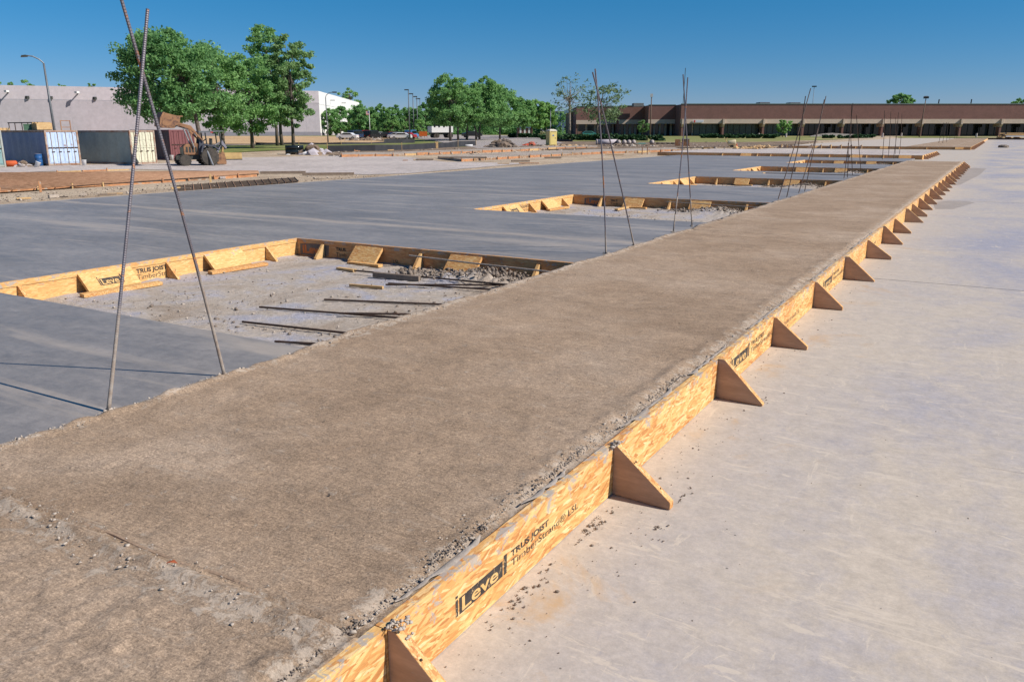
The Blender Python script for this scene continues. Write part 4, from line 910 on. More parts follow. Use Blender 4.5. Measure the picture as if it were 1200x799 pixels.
MB().box(.02, 5.9, Zf + .31, xr, D, Zt - .3).build('roof', M['roofg'], bb)
MB().box(0.02, 6.6, -.4, xr, D, Zf - .31).build('wall', M['frame'], bb)
MB().box(-.02, .402, -.4, .38, D, Zt).build('wall', M['brickfar'], bb)
fin = [797.5, 847, 894, 940.5, 987, 1033.3, 1078.8, 1124.6, 1171.5, 1218, 1264, 1310]
for i, x in enumerate(fin):
    X = lx(x) + (.4 if i == 0 else 0)
    MB().prism([(-.7, Zf + .02), (-.7, Zb - .2), (-.1, Zb - .9), (3.2, Zb - .9), (3.2, Zf + .02)], X - .26, X + .26, ax='x').build('fin', M['beige'], bb)
    MB().box(X - .27, -.05, -.4, X + .27, 1.5, Zb - .902).build('column', M['brickfar'], bb)
    if i + 1 < len(fin):
        X2 = lx(fin[i + 1]); gm = M['glass_gr'] if i < 3 else M['glass_dk']; yg = 3.4 if i < 3 else 6.2
        if i < 3: MB().box(X + .36, yg + .1, -.3, X2 - .36, 6.55, Zf - .01).build('wall', M['beige'], bb)
        n = 6; wv = MB().box(X + .36, yg, -.1, X2 - .36, yg + .08, .35).build('window', M['frame'], bb)
        for k in range(n):
            a_ = X + .42 + (X2 - X - .84) * k / n; b_ = X + .42 + (X2 - X - .84) * (k + 1) / n
            MB().box(a_ + .09, yg + .02, .36, b_ - .09, yg + .06, Zb - .1).build('pane', gm, wv)
            MB().box(b_ - .08, yg - .05, .352, b_ + .08, yg + .09, Zb - .1).build('mullion', M['frame'], wv)
door = MB().box(lx(809.5), 3.25, -.2, lx(813.5), 3.38, Zb - .5).build('door', M['glass_dk'], bb); MB().box(lx(813.7), 3.2, -.2, lx(814.6), 3.38, Zb - .2).build('door_frame', M['beige'], door)
sg = MB().box(lx(811), -.35, lz(143.4), lx(823.5), -.2, lz(140.6)).build('sign', gmat('white_sign', (.75, .75, .78), (.7, .7, .72), 2), bb)
MB().lathe([(.28, 0), (.28, .02)], 12, M=Matrix.Translation((lx(813), -.36, lz(142))) @ Matrix.Rotation(R(90), 4, 'X')).build('emblem', gmat('red_emblem', (.6, .06, .05)), sg)
for k in range(6):
    MB().box(lx(814.8) + k * .32, -.362, lz(142.5), lx(814.8) + k * .32 + .22, -.352, lz(141.6)).build('lettering', gmat('grey_print', (.3, .32, .4)), sg)
# stepped blocks to the left
for i, (xa, xb, yy) in enumerate([(767, 797, 7.5), (738.5, 767, 15), (690, 738.5, 22)]):
    X0, X1 = lx(xa) * (1 + .0 * i) - .6 * (i + 1), lx(xb) - .6 * i
    MB().box(X0, yy, Zf, X1 - .03, yy + .4, Zt).build('fascia', M['brickfar'], bb); MB().box(X0, yy - .1, Zt, X1 - .03, yy + .5, Zt + .2).build('coping', M['coping'], bb)
    MB().box(X0 + .01, yy - .06, Zb, X1 - .04, yy + .4, Zf - .003).build('beam', M['beige'], bb); MB().box(X0 + .02, yy + .41, Zf + .01, X1 - .04, D, Zt - .3).build('roof', M['roofg'], bb)
    MB().box(X0, yy + .402, -.4, X0 + .35, D, Zf - .006).build('wall', M['brickfar'], bb); MB().box(X0, yy + .41, Zf, X0 + .35, D - .1, Zt - .01).build('wall', M['brickfar'], bb)
    wv = MB().box(X0 + .36, yy + 3.0, -.3, X1 - .06, yy + 3.1, Zf - .01).build('window', M['glass_dk'], bb)
    n = 4
    for k in range(n + 1):
        xx = X0 + .6 + (X1 - X0 - 1.2) * k / n; MB().box(xx - .3, yy + 2.6, -.3, xx + .3, yy + 2.99, Zf - .012).build('pier', M['beige'], wv)
for k, (xa, xb, hh, lab) in enumerate([(901, 913, .55, 0), (938, 950, .5, 0), (748, 760, .3, 0)]):
    MB().box(lx(xa), 10, Zt - .3, lx(xb), 14, Zt + hh + .35).build('rooftop_unit', M['roofg'], bb)
for k, x in enumerate([1113, 1152]): MB().tube([(lx(x), 8, Zt - .3), (lx(x) + .1, 8, Zt + 1.6)], .16, 6).build('vent_pipe', M['frame'], bb)
MB().tube([(lx(826) - .2, 30, Zt - .3), (lx(826), 30, Zt + 11.5)], .09, 5).build('antenna', M['frame'], bb)
# kerb-like ramp wall and two white posts
rw = MB(); pts_ = [(950, 159.6), (962, 157.2), (975, 156), (990, 157), (1010, 158), (1024, 159.4)]
P_ = [cp(x, FH - 14, .36) for x, _ in pts_]; hs_ = [(160.4 - y) * kb * .9 for _, y in pts_]
for i in range(5):
    a_, b_ = P_[i], P_[i+1]; nrm = Vector((_sy, -_cy, 0)) * .3
    rw.add([a_, b_, b_ + Vector((0,0,hs_[i+1])), a_ + Vector((0,0,hs_[i])), a_ - nrm, b_ - nrm, b_ - nrm + Vector((0,0,hs_[i+1])), a_ - nrm + Vector((0,0,hs_[i]))], [(0,1,2,3),(7,6,5,4),(3,2,6,7)])
tag(rw.build('ramp_wall', M['lot']), 'low grey curved ramp wall before the dark bays of the brick building', 'wall')
for x, lab in ((889, 'white post below the green windows'), (921, 'white post beside the bright young tree'), (1034, 'white post before the dark bays, left of the lamp'), (1056, 'white post before the dark bays near the strip rods'), (1144, 'white post near the right end of the slab')):
    p = G(x, 161.2); tag(MB().lathe([(.22, 0), (.22, .9), (.16, 1.0)], 10).build('bollard', M['lot']), lab, 'bollard', 'white posts before the brick building').location = p
# neighbouring buildings between the trees
M['blue'] = gmat('blue_cladding', (.14, .20, .36), (.11, .16, .3), 1, .6); M['white'] = gmat('white_paint', (.74, .73, .72), (.66, .65, .64), 2, .5)
b2 = T('blue_building', 'blue clad building with pale roof edge behind the portable toilet', 'building', cp(646, 300, .4), R(YAW)); k2 = 300 * _c / FPX
MB().box(0, 0, -.3, 22 * k2, 30, 25 * k2).build('wall', M['blue'], b2); MB().box(-.3, -.3, 25 * k2, 22.5 * k2, 30, 27 * k2).build('roof', M['roofg'], b2)
for i in range(3): MB().box((2 + i*7) * k2, -.1, .2, (5 + i*7) * k2, -.01, 3).build('window', M['glass_dk'], b2)
b3 = T('low_brick_building', 'low tan brick building with a white roof band behind the bare tree', 'building', cp(669, 262, .4), R(YAW)); k3 = 262 * _c / FPX
MB().box(0, 0, -.3, 48 * k3, 26, 26 * k3).build('wall', gmat('tan_brick', (.30, .19, .13), (.25, .16, .11), 1), b3); MB().box(-.5, -1.2, 26.1 * k3, 50 * k3, 27, 30.5 * k3).build('roof', M['white'], b3)
MB().box(10 * k3, -.1, 0, 16 * k3, -.01, 12 * k3).build('door', M['white'], b3); MB().box(18 * k3, -.1, 1, 30 * k3, -.01, 10 * k3).build('window', M['glass_dk'], b3)
b4 = T('house', 'small brick house with blue roof seen under the right trees of the row', 'house', cp(607, 260, .4), R(YAW)); k4 = 260 * _c / FPX
MB().box(0, 0, -.3, 17 * k4, 9, 9 * k4).build('wall', M['brickfar'], b4); MB().prism([(-.4, 9 * k4), (4.5, 13 * k4), (9.4, 9 * k4)], -.4, 17 * k4 + .4, ax='x').build('roof', M['blue'], b4)
for i in range(3): MB().box((2 + i * 5) * k4, -.1, .6, (4 + i * 5) * k4, -.01, 2.2).build('window', M['white'], b4)
bt_ = T('booth', 'small brown board sign box standing before the hedge', 'sign', G(679.5, 163), face(G(679.5, 163))); k_ = mpp(bt_.location)
MB().box(-3 * k_, -.2, .3, 3 * k_, .2, 8.5 * k_).build('panel', gmat('brown_board', (.30, .17, .12)), bt_)
for s in (-1, 1): MB().box(s * 2.4 * k_ - .08, -.1, -.1, s * 2.4 * k_ + .08, .1, .3).build('post', M['wood_dk'], bt_)
# ------------------------------------------------------------------ warehouse
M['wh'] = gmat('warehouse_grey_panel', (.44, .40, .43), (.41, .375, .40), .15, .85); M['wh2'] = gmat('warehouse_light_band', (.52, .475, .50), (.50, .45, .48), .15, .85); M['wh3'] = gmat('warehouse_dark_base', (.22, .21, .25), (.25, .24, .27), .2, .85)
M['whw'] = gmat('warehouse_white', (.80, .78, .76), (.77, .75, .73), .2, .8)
wc, wl, wr = cp(375.5, 236, 0), cp(-40, 203, 0), cp(422, 330, 0); HW = 54.5 * 236 * _c / FPX * .97 * .985; z0 = .3
wh = T('warehouse', 'huge pale flat-roofed warehouse with grey front and sunlit white side', 'building', wc)
def wallseg(a, b, za, zb, off, mat, name, parent=wh, f0=0., f1=1., thick=.3):
    d = (b - a); n = Vector((d.y, -d.x, 0)).normalized(); 
    if n.dot(-a) < 0: n = -n
    p, q = a + d * f0 - wc, a + d * f1 - wc; u = n * off
    vs = [p + u, q + u, q + u - n * thick, p + u - n * thick]; vs = [(v.x, v.y, za) for v in vs] + [(v.x, v.y, zb) for v in vs]
    return MB().add(vs, [(0,3,2,1),(4,5,6,7),(0,1,5,4),(1,2,6,5),(2,3,7,6),(3,0,4,7)]).build(name, mat, parent)
kk = 236 * _c / FPX * .97
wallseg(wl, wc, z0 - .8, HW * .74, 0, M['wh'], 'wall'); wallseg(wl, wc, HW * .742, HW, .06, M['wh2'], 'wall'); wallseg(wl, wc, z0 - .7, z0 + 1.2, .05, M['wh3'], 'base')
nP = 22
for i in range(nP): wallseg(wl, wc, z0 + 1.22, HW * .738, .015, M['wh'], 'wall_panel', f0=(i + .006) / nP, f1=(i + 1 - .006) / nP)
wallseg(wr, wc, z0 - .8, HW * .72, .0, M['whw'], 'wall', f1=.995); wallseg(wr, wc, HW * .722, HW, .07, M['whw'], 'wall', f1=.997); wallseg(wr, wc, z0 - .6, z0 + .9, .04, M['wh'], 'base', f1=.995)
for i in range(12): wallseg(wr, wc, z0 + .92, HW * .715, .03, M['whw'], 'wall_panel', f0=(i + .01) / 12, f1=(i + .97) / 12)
mb = MB(); q = [v - wc for v in (wl, wc, wr, wr + (wl - wc))]; mb.add([(v.x, v.y, HW - .5) for v in q], [(0, 1, 2, 3)]); mb.build('roof', M['roofg'], wh)
dl = (wc - wl); nl = Vector((dl.y, -dl.x, 0)).normalized(); nl = nl if nl.dot(-wc) > 0 else -nl
for i, x in enumerate([16.5, 97, 176, 255]):
    f_ = (x + 40) / 415.5; f_ = f_ * 203 / (203 * f_ + 236 * (1 - f_)); p = wl + dl * f_ - wc; a_ = (p.x, p.y, HW * .86); b_ = tuple(Vector(a_) + nl * 2.1 + Vector((0, 0, .15)))
    ar = MB().tube([a_, b_], .16, 6).build('wall_lamp_arm', M['frame'], wh); MB().box(b_[0]-.5, b_[1]-.35, b_[2]-.1, b_[0]+.5, b_[1]+.35, b_[2]+.35).build('lamp_head', M['white'], ar)
for i, x in enumerate([38, 116, 65]):
    f_ = (x + 40) / 415.5; f_ = f_ * 203 / (203 * f_ + 236 * (1 - f_)); p = wl + dl * f_ - wc + nl * .2; MB().box(p.x-.4, p.y-.3, HW*.75, p.x+.4, p.y+.3, HW*.75+.7).build('vent_hood', M['frame'], wh)
dr_ = (wr - wc); nr_ = Vector((dr_.y, -dr_.x, 0)).normalized(); nr_ = nr_ if nr_.dot(-wc) > 0 else -nr_
def onside(f_, out, z): p = dr_ * f_ + nr_ * out; return Vector((p.x, p.y, z))
for i in range(3):
    a_ = onside(.22 + i * .26, .1, HW * .86); MB().tube([a_, a_ + nr_ * 1.4], .1, 5).build('wall_lamp_arm', M['frame'], wh)
sgn = MB(); a_ = onside(.80, .12, 0); b_ = onside(.97, .12, 0)
sgn.add([(a_.x,a_.y,HW*.50),(b_.x,b_.y,HW*.50),(b_.x,b_.y,HW*.86),(a_.x,a_.y,HW*.86)], [(0,1,2,3)]); so_ = sgn.build('sign', M['frame'], wh)
for k in range(3):
    a_ = onside(.82 + .05*k, .16, 0); b_ = onside(.855 + .05*k, .16, 0); s2 = MB(); z_ = HW*(.55 + .08*k); s2.add([(a_.x,a_.y,z_),(b_.x,b_.y,z_),(b_.x,b_.y,z_+1.6),(a_.x,a_.y,z_+1.6)], [(0,1,2,3)]); s2.build('lettering', gmat('yellow_print', (.75, .5, .05)), so_)
M['pergola'] = M['frame']
# entrance porch and columns along the white side
cnp = onside(.98, 0, 0); pr_ = MB(); U = dr_.normalized()
def sidebox(mb, f0, f1, o0, o1, za, zb):
    vs = [onside(f0, o0, za), onside(f1, o0, za), onside(f1, o1, za), onside(f0, o1, za)]; vs = vs + [Vector((v.x, v.y, zb)) for v in vs]
    return mb.add(vs, [(0,3,2,1),(4,5,6,7),(0,1,5,4),(1,2,6,5),(2,3,7,6),(3,0,4,7)])
por = sidebox(MB(), .90, 1.02, .2, 5, HW * .33, HW * .50).build('porch', M['whw'], wh)
for f_ in (.90, .96, 1.01): sidebox(MB(), f_, f_ + .008, 4.6, 5, z0 - .3, HW * .33 - .01).build('porch_column', M['whw'], por)
pg = sidebox(MB(), .48, .72, .2, 3.5, HW * .27, HW * .31).build('pergola', M['bark'], wh)
for k in range(6): sidebox(MB(), .48 + .046 * k, .486 + .046 * k, 3.1, 3.5, z0 - .3, HW * .27 - .01).build('pergola_post', M['bark'], pg)
for k in range(7): sidebox(MB(), .22 + .1 * k, .224 + .1 * k, .1, .3, z0, HW * .36).build('pilaster', M['wh'], wh)
# ------------------------------------------------------------------ poles
M['pole'] = gmat('galvanised_pole', (.16, .17, .18), (.12, .13, .14), 3, .5, metal=.3); M['pole_br'] = gmat('brown_pole', (.16, .11, .08), None, 3)
def pole(name, label, cat, p, ztop_px, ybase, arm=None, headw=None, r=.11, mat=None, mats=None, group=None, lean=0.):
    t = T(name, label, cat, p, face(p), group); k = mpp(p); h = (ybase - ztop_px) * k * .97
    MB().tube([(0, 0, -.3), (lean * h, 0, h)], [r, r * .6], 8).build('pole', mat or M['pole'], t, smooth=True); return t, k, h
t, k, h = pole('street_lamp', 'curved-arm street lamp rising behind the blue container', 'street lamp', G(69, 185), 76, 185, r=.13, lean=-.02)
xo = -.02 * h; MB().tube([(xo, 0, h), (xo - 4*k, 0, h + 4*k), (xo - 10*k, 0, h + 7*k), (xo - 16*k, 0, h + 7.6*k)], .06, 6).build('arm', M['pole'], t); MB().prism([(xo - 22*k, h + 5.6*k), (xo - 15*k, h + 6.2*k), (xo - 14.5*k, h + 7.6*k), (xo - 17*k, h + 8.2*k), (xo - 21*k, h + 7.6*k)], -.25, .25, ax='y').build('lamp_head', M['frame'], t)
t, k, h = pole('street_lamp', 'curved-arm street lamp before the white warehouse side', 'street lamp', G(384.5, 167.5), 115, 167.5, r=.12)
MB().tube([(0, 0, h), (.8*k, 0, h + 2.4*k), (4*k, 0, h + 5*k), (8*k, 0, h + 6*k)], .06, 6).build('arm', M['pole'], t); MB().box(8*k, -.2, h + 5.2*k, 13*k, .2, h + 6.6*k).build('lamp_head', M['frame'], t)
for i, (x, tp, fh_) in enumerate([(480, 104.5, 175), (485, 110, 200), (489.5, 114, 225), (493, 117, 250)]):
    p = cp(x, fh_, .35); t, k, h = pole('parking_lamp', ['tallest parking lot lamp left of the road row', 'second parking lot lamp', 'third parking lot lamp', 'farthest, lowest parking lot lamp'][i], 'lamp post', p, tp, 159.5, r=.14, group='parking lot lamp posts')
    MB().box(-4.6*k, -.25, h - .1*k, .5*k, .25, h + 1.0*k).build('lamp_head', M['frame'], t)
t, k, h = pole('parking_lamp', 'lamp post with white head before the recessed brick wall', 'lamp post', G(761.5, 163.5), 114.5, 163.5, r=.16, mat=M['pole_br']); MB().box(-1.6*k, -.3, h, 1.6*k, .3, h + 3.6*k).build('lamp_head', M['white'], t)
t, k, h = pole('parking_lamp', 'lamp post with two-sided head before the dark bays', 'lamp post', G(1077, 161.3), 116, 161.3, r=.16, lean=.05, mat=M['pole_br']); MB().box(.05*h - 2.8*k, -.3, h - .2*k, .05*h + 3*k, .3, h + 2*k).build('lamp_head', M['frame'], t); MB().box(.05*h - 2*k, -.35, h + 2.01*k, .05*h + 2*k, .35, h + 2.6*k).build('lamp_cover', M['white'], t)
t, k, h = pole('parking_lamp', 'thin far lamp post showing above the brick roof', 'lamp post', cp(949.5, 320, .4), 103, 158, r=.12); MB().box(-2.6*k, -.3, h, 2.6*k, .3, h + 1.3*k).build('lamp_head', M['frame'], t)
t, k, h = pole('utility_pole', 'thin pale pole behind the portable toilet', 'pole', cp(645, 190, .3), 125, 158.5, r=.12, mat=M['wh'])
t, k, h = pole('flagpole', 'flagpole with a red, white and blue flag by the parked cars', 'flagpole', cp(433.5, 215, .35), 128, 158.8, r=.1, mat=M['white'])
fl = MB()
for i in range(7): fl.box(-3.6*k, -.02, h - (1 + (i+1)*.62)*k, 0, .02, h - (1 + i*.62)*k - .01, m=i % 2)
fl.build('flag', [gmat('flag_red', (.55, .05, .06)), M['white']], t); MB().box(-1.6*k, -.05, h - 3.4*k, -.02, .05, h - k).build('canton', gmat('flag_blue', (.03, .05, .25)), t)
# ------------------------------------------------------------------ cars
M['tyre'] = gmat('rubber', (.045, .04, .036), (.09, .075, .06), 5); M['rim'] = gmat('rim', (.4, .4, .4), None, 5, .4, metal=.6); M['lampc'] = gmat('tail_lamp', (.4, .03, .03)); M['lampw'] = gmat('head_lamp', (.7, .7, .65))
def car(label, p, rz, paint, van=False, group='cars parked before the wood'):
    t = T('parked_car', label, 'car', p, rz, group); L, W, Hc = 4.5, 1.75, (1.9 if van else 1.42)
    prof = [(-2.25, .35), (-2.25, .85), (-2.1, .98), (-1.5, 1.02), (-.95, Hc - .02), (.7, Hc), (1.35, 1.0), (2.1, .9), (2.25, .7), (2.25, .35)]
    if van: prof = [(-2.25, .35), (-2.25, 1.0), (-2.15, Hc - .05), (.6, Hc), (1.25, 1.1), (2.1, 1.0), (2.25, .7), (2.25, .35)]
    MB().prism(prof, -W/2, W/2, ax='y').build('body', paint, t, bevel=.05)
    for s in (-1, 1):
        g = [(-1.35, 1.03), (-.9, Hc - .1), (.62, Hc - .09), (1.15, 1.03)] if not van else [(-2.0, 1.1), (-2.0, Hc - .15), (.55, Hc - .12), (1.05, 1.13)]
        y = s * (W/2 + .004); MB().prism(g, y - .01, y + .01, ax='y').build('side_window', M['glass_dk'], t)
        for x in (-1.4, 1.4):
            wv = MB().lathe([(.0, -.1), (.32, -.1), (.32, .1), (.0, .1)], 16, M=Matrix.Translation((x, s * (W/2 - .06), .32)) @ Matrix.Rotation(R(90), 4, 'X')).build('wheel', M['tyre'], t)
            MB().lathe([(.0, -.11), (.18, -.11), (.18, .11), (0, .11)], 10, M=Matrix.Translation((x, s * (W/2 - .05), .32)) @ Matrix.Rotation(R(90), 4, 'X')).build('rim', M['rim'], wv)
        MB().box(2.2, s*.65 - .15, .66, 2.27, s*.65 + .15, .8).build('headlight', M['lampw'], t); MB().box(-2.28, s*.65 - .15, .7, -2.22, s*.65 + .15, .85).build('tail_light', M['lampc'], t)
    return t
P_wh = gmat('white_car_paint', (.75, .75, .75), (.72, .72, .72), 1, .25, 0, spec=.6); P_bl = gmat('dark_blue_car_paint', (.03, .05, .10), None, 1, .25, 0); P_rd = gmat('red_car_paint', (.35, .03, .03), None, 1, .3, 0); P_bk = gmat('black_car_paint', (.02, .02, .022), None, 1, .25, 0); P_si = gmat('silver_car_paint', (.42, .43, .45), None, 1, .3, 0); P_tq = gmat('blue_truck_paint', (.08, .25, .5), None, 1, .3, 0)
for x, fh_, rz, pt, vn, lab in [(407, 175, 3.0, P_wh, False, 'white saloon parked nearest to the warehouse entrance'), (413.5, 186, 1.2, P_si, False, 'silver car right behind the white saloon'), (418.5, 182, 1.0, P_bl, True, 'dark blue van beside the silver car'), (424, 190, .9, P_bl, False, 'dark blue car left of the red truck'),
        (430, 184, .3, P_rd, True, 'red van by the flagpole'), (437, 180, 1.1, P_bk, True, 'black van just right of the flagpole'), (443, 195, .8, P_si, False, 'silver car behind the young trees'), (450, 196, .8, P_bk, False, 'black car, third right of the flagpole'), (457, 198, .8, P_rd, False, 'small red car between the young trees'),
        (463, 196, 1.0, P_bl, False, 'dark blue car left of the white pair'), (470, 176, 3.1, P_wh, False, 'white car parked broadside in the open lot'), (466, 184, 2.9, P_wh, False, 'second white car, behind the broadside one'), (476, 186, 2.8, P_rd, False, 'red car behind the broadside white car'), (482.5, 190, 1.3, P_tq, True, 'light blue van left of the orange barrier')]:
    car(lab, cp(x, fh_, float(ground(*cp(x, fh_, 0)[:2])) + .03), R(YAW) + rz, pt, vn)
car('dark car seen under the row trees', cp(553, 190, .3), R(YAW) + .4, P_bk)
car('teal car parked behind the sparse tree', cp(690, 200, .3), R(YAW), gmat('teal_paint', (.05, .25, .22), None, 1, .3, 0), group='cars')
t = T('box_trailer', 'long white box trailer parked behind the road row', 'trailer', cp(518.5, 178, .3), R(YAW) - .0 + .45); k = 178 * _c / FPX
MB().box(-13.5*k, 0, 1.1, 13.5*k, 2.5, 1.1 + 9*k*.8).build('box', M['white'], t, bevel=.05); MB().box(-13*k, .4, .75, 13*k, 2.1, 1.09).build('chassis', M['frame'], t)
for x in (-8, -6, 9, 11): MB().lathe([(.45, 0), (.45, 2.4)], 14, M=Matrix.Translation((x * k, 2.5, .45)) @ Matrix.Rotation(R(90), 4, 'X')).build('wheel', M['tyre'], t)
for x in (-10.5, -5, 1): MB().box(x*k, -.03, 2.2, (x+2)*k, -.005, 2.9).build('window', M['glass_dk'], t)
t = T('barrier_fence', 'orange mesh barrier fence left of the white trailer', 'fence', cp(495, 172, .3), R(YAW)); k = 172 * _c / FPX
MB().box(-4*k, 0, .4, 5.5*k, .03, 1.35).build('mesh', gmat('orange_mesh', (.75, .16, .03)), t)
for i in range(4): MB().tube([((-4 + 3.1*i)*k, .06, 0), ((-4 + 3.1*i)*k, .06, 1.5)], .05, 5).build('post', M['wood_dk'], t)
# ------------------------------------------------------------------ containers
def cont_mat(name, c, rust, th=.63):
    return gmat(name, c, tuple(x * .82 for x in c), .7, .55, .15, 8, .01, c3=rust, th=th)
def container(label, pr, yawoff, L, doorc, sidec, frame, panels=2, group='shipping containers on the lot'):
    """pr = near right... origin is the middle of the door end at ground; door end faces local -Y"""
    p, rz = pr; t = T('shipping_container', label, 'container', p, rz + yawoff, group); W, Hc = 2.44, 2.6; w2 = W / 2
    for s in (-1, 1):
        mb = MB(); n = int(L / .28); y0 = .12; zz0, zz1 = .16, Hc - .14; X = s * (w2 - .03); vs = []
        for i in range(n + 1):
            y = y0 + (L - .24) * i / n; o = (0 if (i // 2) % 2 == 0 else -.045) * s; vs += [(X + o, y, zz0), (X + o, y, zz1)]
        mb.add(vs, [(2*i, 2*i+2, 2*i+3, 2*i+1) if s > 0 else (2*i+1, 2*i+3, 2*i+2, 2*i) for i in range(n)]); mb.build('side_wall', sidec, t)
        for y in (0, L - .12): MB().box(s*w2 - (.12 if s > 0 else 0), y, .0, s*w2 + (.12 if s < 0 else 0), y + .12, Hc).build('corner_post', frame, t)
        MB().box(s*w2 - (.10 if s > 0 else .0), .122, Hc - .15, s*w2 + (.10 if s < 0 else 0), L - .122, Hc - .01).build('top_rail', frame, t)
        MB().box(s*w2 - (.10 if s > 0 else .0), .122, .01, s*w2 + (.10 if s < 0 else 0), L - .122, .16).build('bottom_rail', frame, t)
    MB().box(-w2 + .12, 0.02, Hc - .13, w2 - .12, .11, Hc - .005).build('header', frame, t); MB().box(-w2 + .12, 0.02, .02, w2 - .12, .11, .15).build('sill', frame, t)
    MB().box(-w2 + .1, .1, Hc - .06, w2 - .1, L - .1, Hc - .02).build('roof', sidec, t); MB().box(-w2 + .1, L - .1, .1, w2 - .1, L - .04, Hc - .1).build('end_wall', sidec, t)
    for s in (-1, 1):
        a, b = (-w2 + .13, -.01) if s < 0 else (.01, w2 - .13)
        d = MB().box(a, .05, .16, b, .10, Hc - .14).build('door', doorc, t)
        wd = b - a
        for z0_, z1_ in ((.25, .88), (.98, 1.30), (1.40, 1.75), (1.85, 2.36)) if panels > 2 else ((.25, 1.26), (1.36, 2.36)):
            for h_ in (0, 1): MB().box(a + .06 + h_ * wd / 2, .025, z0_, a + wd/2 - .05 + h_ * wd / 2, .049, z1_).build('door_panel', doorc, d)
        for f_ in (.27, .73):
            x = a + wd * f_; MB().tube([(x, 0.0, .1), (x, 0.0, Hc - .08)], .02, 6).build('locking_bar', frame, d)
            MB().box(x - .05, -.03, 1.0, x + .16, -.01, 1.06).build('handle', M['rebar_dk'], d)
        MB().box(a + .01, .0, 1.27, b - .01, .03, 1.34).build('cross_rail', M['rebar_dk'] if panels == 2 else doorc, d)
    return t
rustc = (.22, .09, .045)
c_blue = cont_mat('pale_blue_door_paint', (.50, .62, .80), rustc, .62); c_blue_s = cont_mat('shaded_blue_side_paint', (.22, .30, .48), (.16, .12, .12), .68)  # long side's blue darkened in the paint to stand for its shade
c_wht = cont_mat('cream_door_paint', (.68, .66, .50), rustc, .70); c_grn = cont_mat('grey_green_side_paint', (.38, .42, .36), (.2, .15, .1), .72)
c_mar = cont_mat('maroon_paint', (.20, .075, .075), (.12, .05, .04), .66); c_mar_s = cont_mat('shaded_maroon_side', (.11, .07, .07), (.1, .05, .04), .66)  # side copy of the maroon carries shade in its colour
fr_r = gmat('rusty_frame', (.30, .15, .09), (.42, .36, .30), 3)
def place(x, y): p = G(x, y); return p, face(p)
container('blue container with pale blue rust-streaked doors and an oil drum at its side', place(77, 194), R(24), 12.2, c_blue, c_blue_s, fr_r)
container('cream-doored container with long grey green side, between the blue and maroon ones', place(170.5, 192.5), R(42), 6.1, c_wht, c_grn, fr_r, 4)
container('maroon container partly behind the backhoe loader', (place(216, 187.5)[0], place(216, 187.5)[1]), R(33), 6.1, c_mar, c_mar_s, c_mar, 2)
container('teal and grey container cut off by the left edge of the picture', (place(-14, 196.5)[0], place(-14, 196.5)[1]), R(20), 6.1, cont_mat('teal_paint_door', (.22, .36, .36), (.3, .3, .28), .5), c_grn, gmat('pale_frame', (.4, .42, .38)))
# clutter on the container roofs
p, rz = place(62, 190); p = p.copy(); base_ = G(77, 194); hd = rz + R(24)
dirv = Vector((-math.sin(face(base_) + R(24)), math.cos(face(base_) + R(24)), 0)); rgt = Vector((dirv.y, -dirv.x, 0))
def roofpt(a, b): return base_ + rgt * a + dirv * b + Vector((0, 0, 2.6))
t = T('ladder_rack', 'dark metal ladder rack lying on the blue container roof', 'ladder rack', roofpt(-.6, 6.0), face(base_) + R(24)); mb = MB()
for s in (0, .45): MB().box(-.0 + s, -3.6, .55, .05 + s, 1.8, .62).build('rail', M['rebar_dk'], t)
for i in range(12): MB().box(.05, -3.5 + i * .46, .56, .45, -3.45 + i * .46, .6).build('rung', M['rebar_dk'], t)
for y_ in (-3.4, -.8, 1.6):
    for x_ in (0, .45): MB().box(x_, y_, 0, x_ + .05, y_ + .06, .549).build('support', M['rebar_dk'], t)
t = T('crate', 'yellowish crate of tools on the blue container roof', 'crate', roofpt(-.2, 2.6), face(base_) + R(20))
for i in range(4): MB().box(-.55, -.5 + i * .28, .05, .55, -.30 + i * .28, .55 + .05 * (i % 2)).build('slat', M['wood'], t)
MB().box(-.5, -.45, .0, .5, .55, .049).build('base', M['wood_dk'], t)
t = T('tool_box', 'small green box on the blue container roof beside the crate', 'box', roofpt(-.7, 3.6), face(base_)); MB().box(-.4, -.3, 0, .4, .3, .4).build('body', gmat('green_paint', (.08, .16, .1)), t); MB().box(-.42, -.32, .405, .42, .32, .47).build('lid', gmat('green_paint2', (.1, .2, .12)), t)
t = T('lumber_bundle', 'low stack of pale boards on the blue container roof at the left', 'lumber', roofpt(-.6, 9.0), face(base_) + R(24))
for i in range(6): MB().box(-.8 + .26 * (i % 3), -1.6, .10 * (i // 3), -.58 + .26 * (i % 3), 1.8, .09 + .10 * (i // 3)).build('plank', M['wood'], t)
t = T('frame_stack', 'rusty square frame standing on the blue container roof corner', 'metal frame', roofpt(.75, .8), face(base_) + R(10))
for a_ in ((-.35, 0), (.3, 0)): MB().box(a_[0], 0, 0, a_[0] + .07, .07, .75).build('upright', M['rust'], t)
for z_ in (.2, .68): MB().box(-.279, .005, z_, .299, .065, z_ + .06).build('crossbar', M['rust'], t)
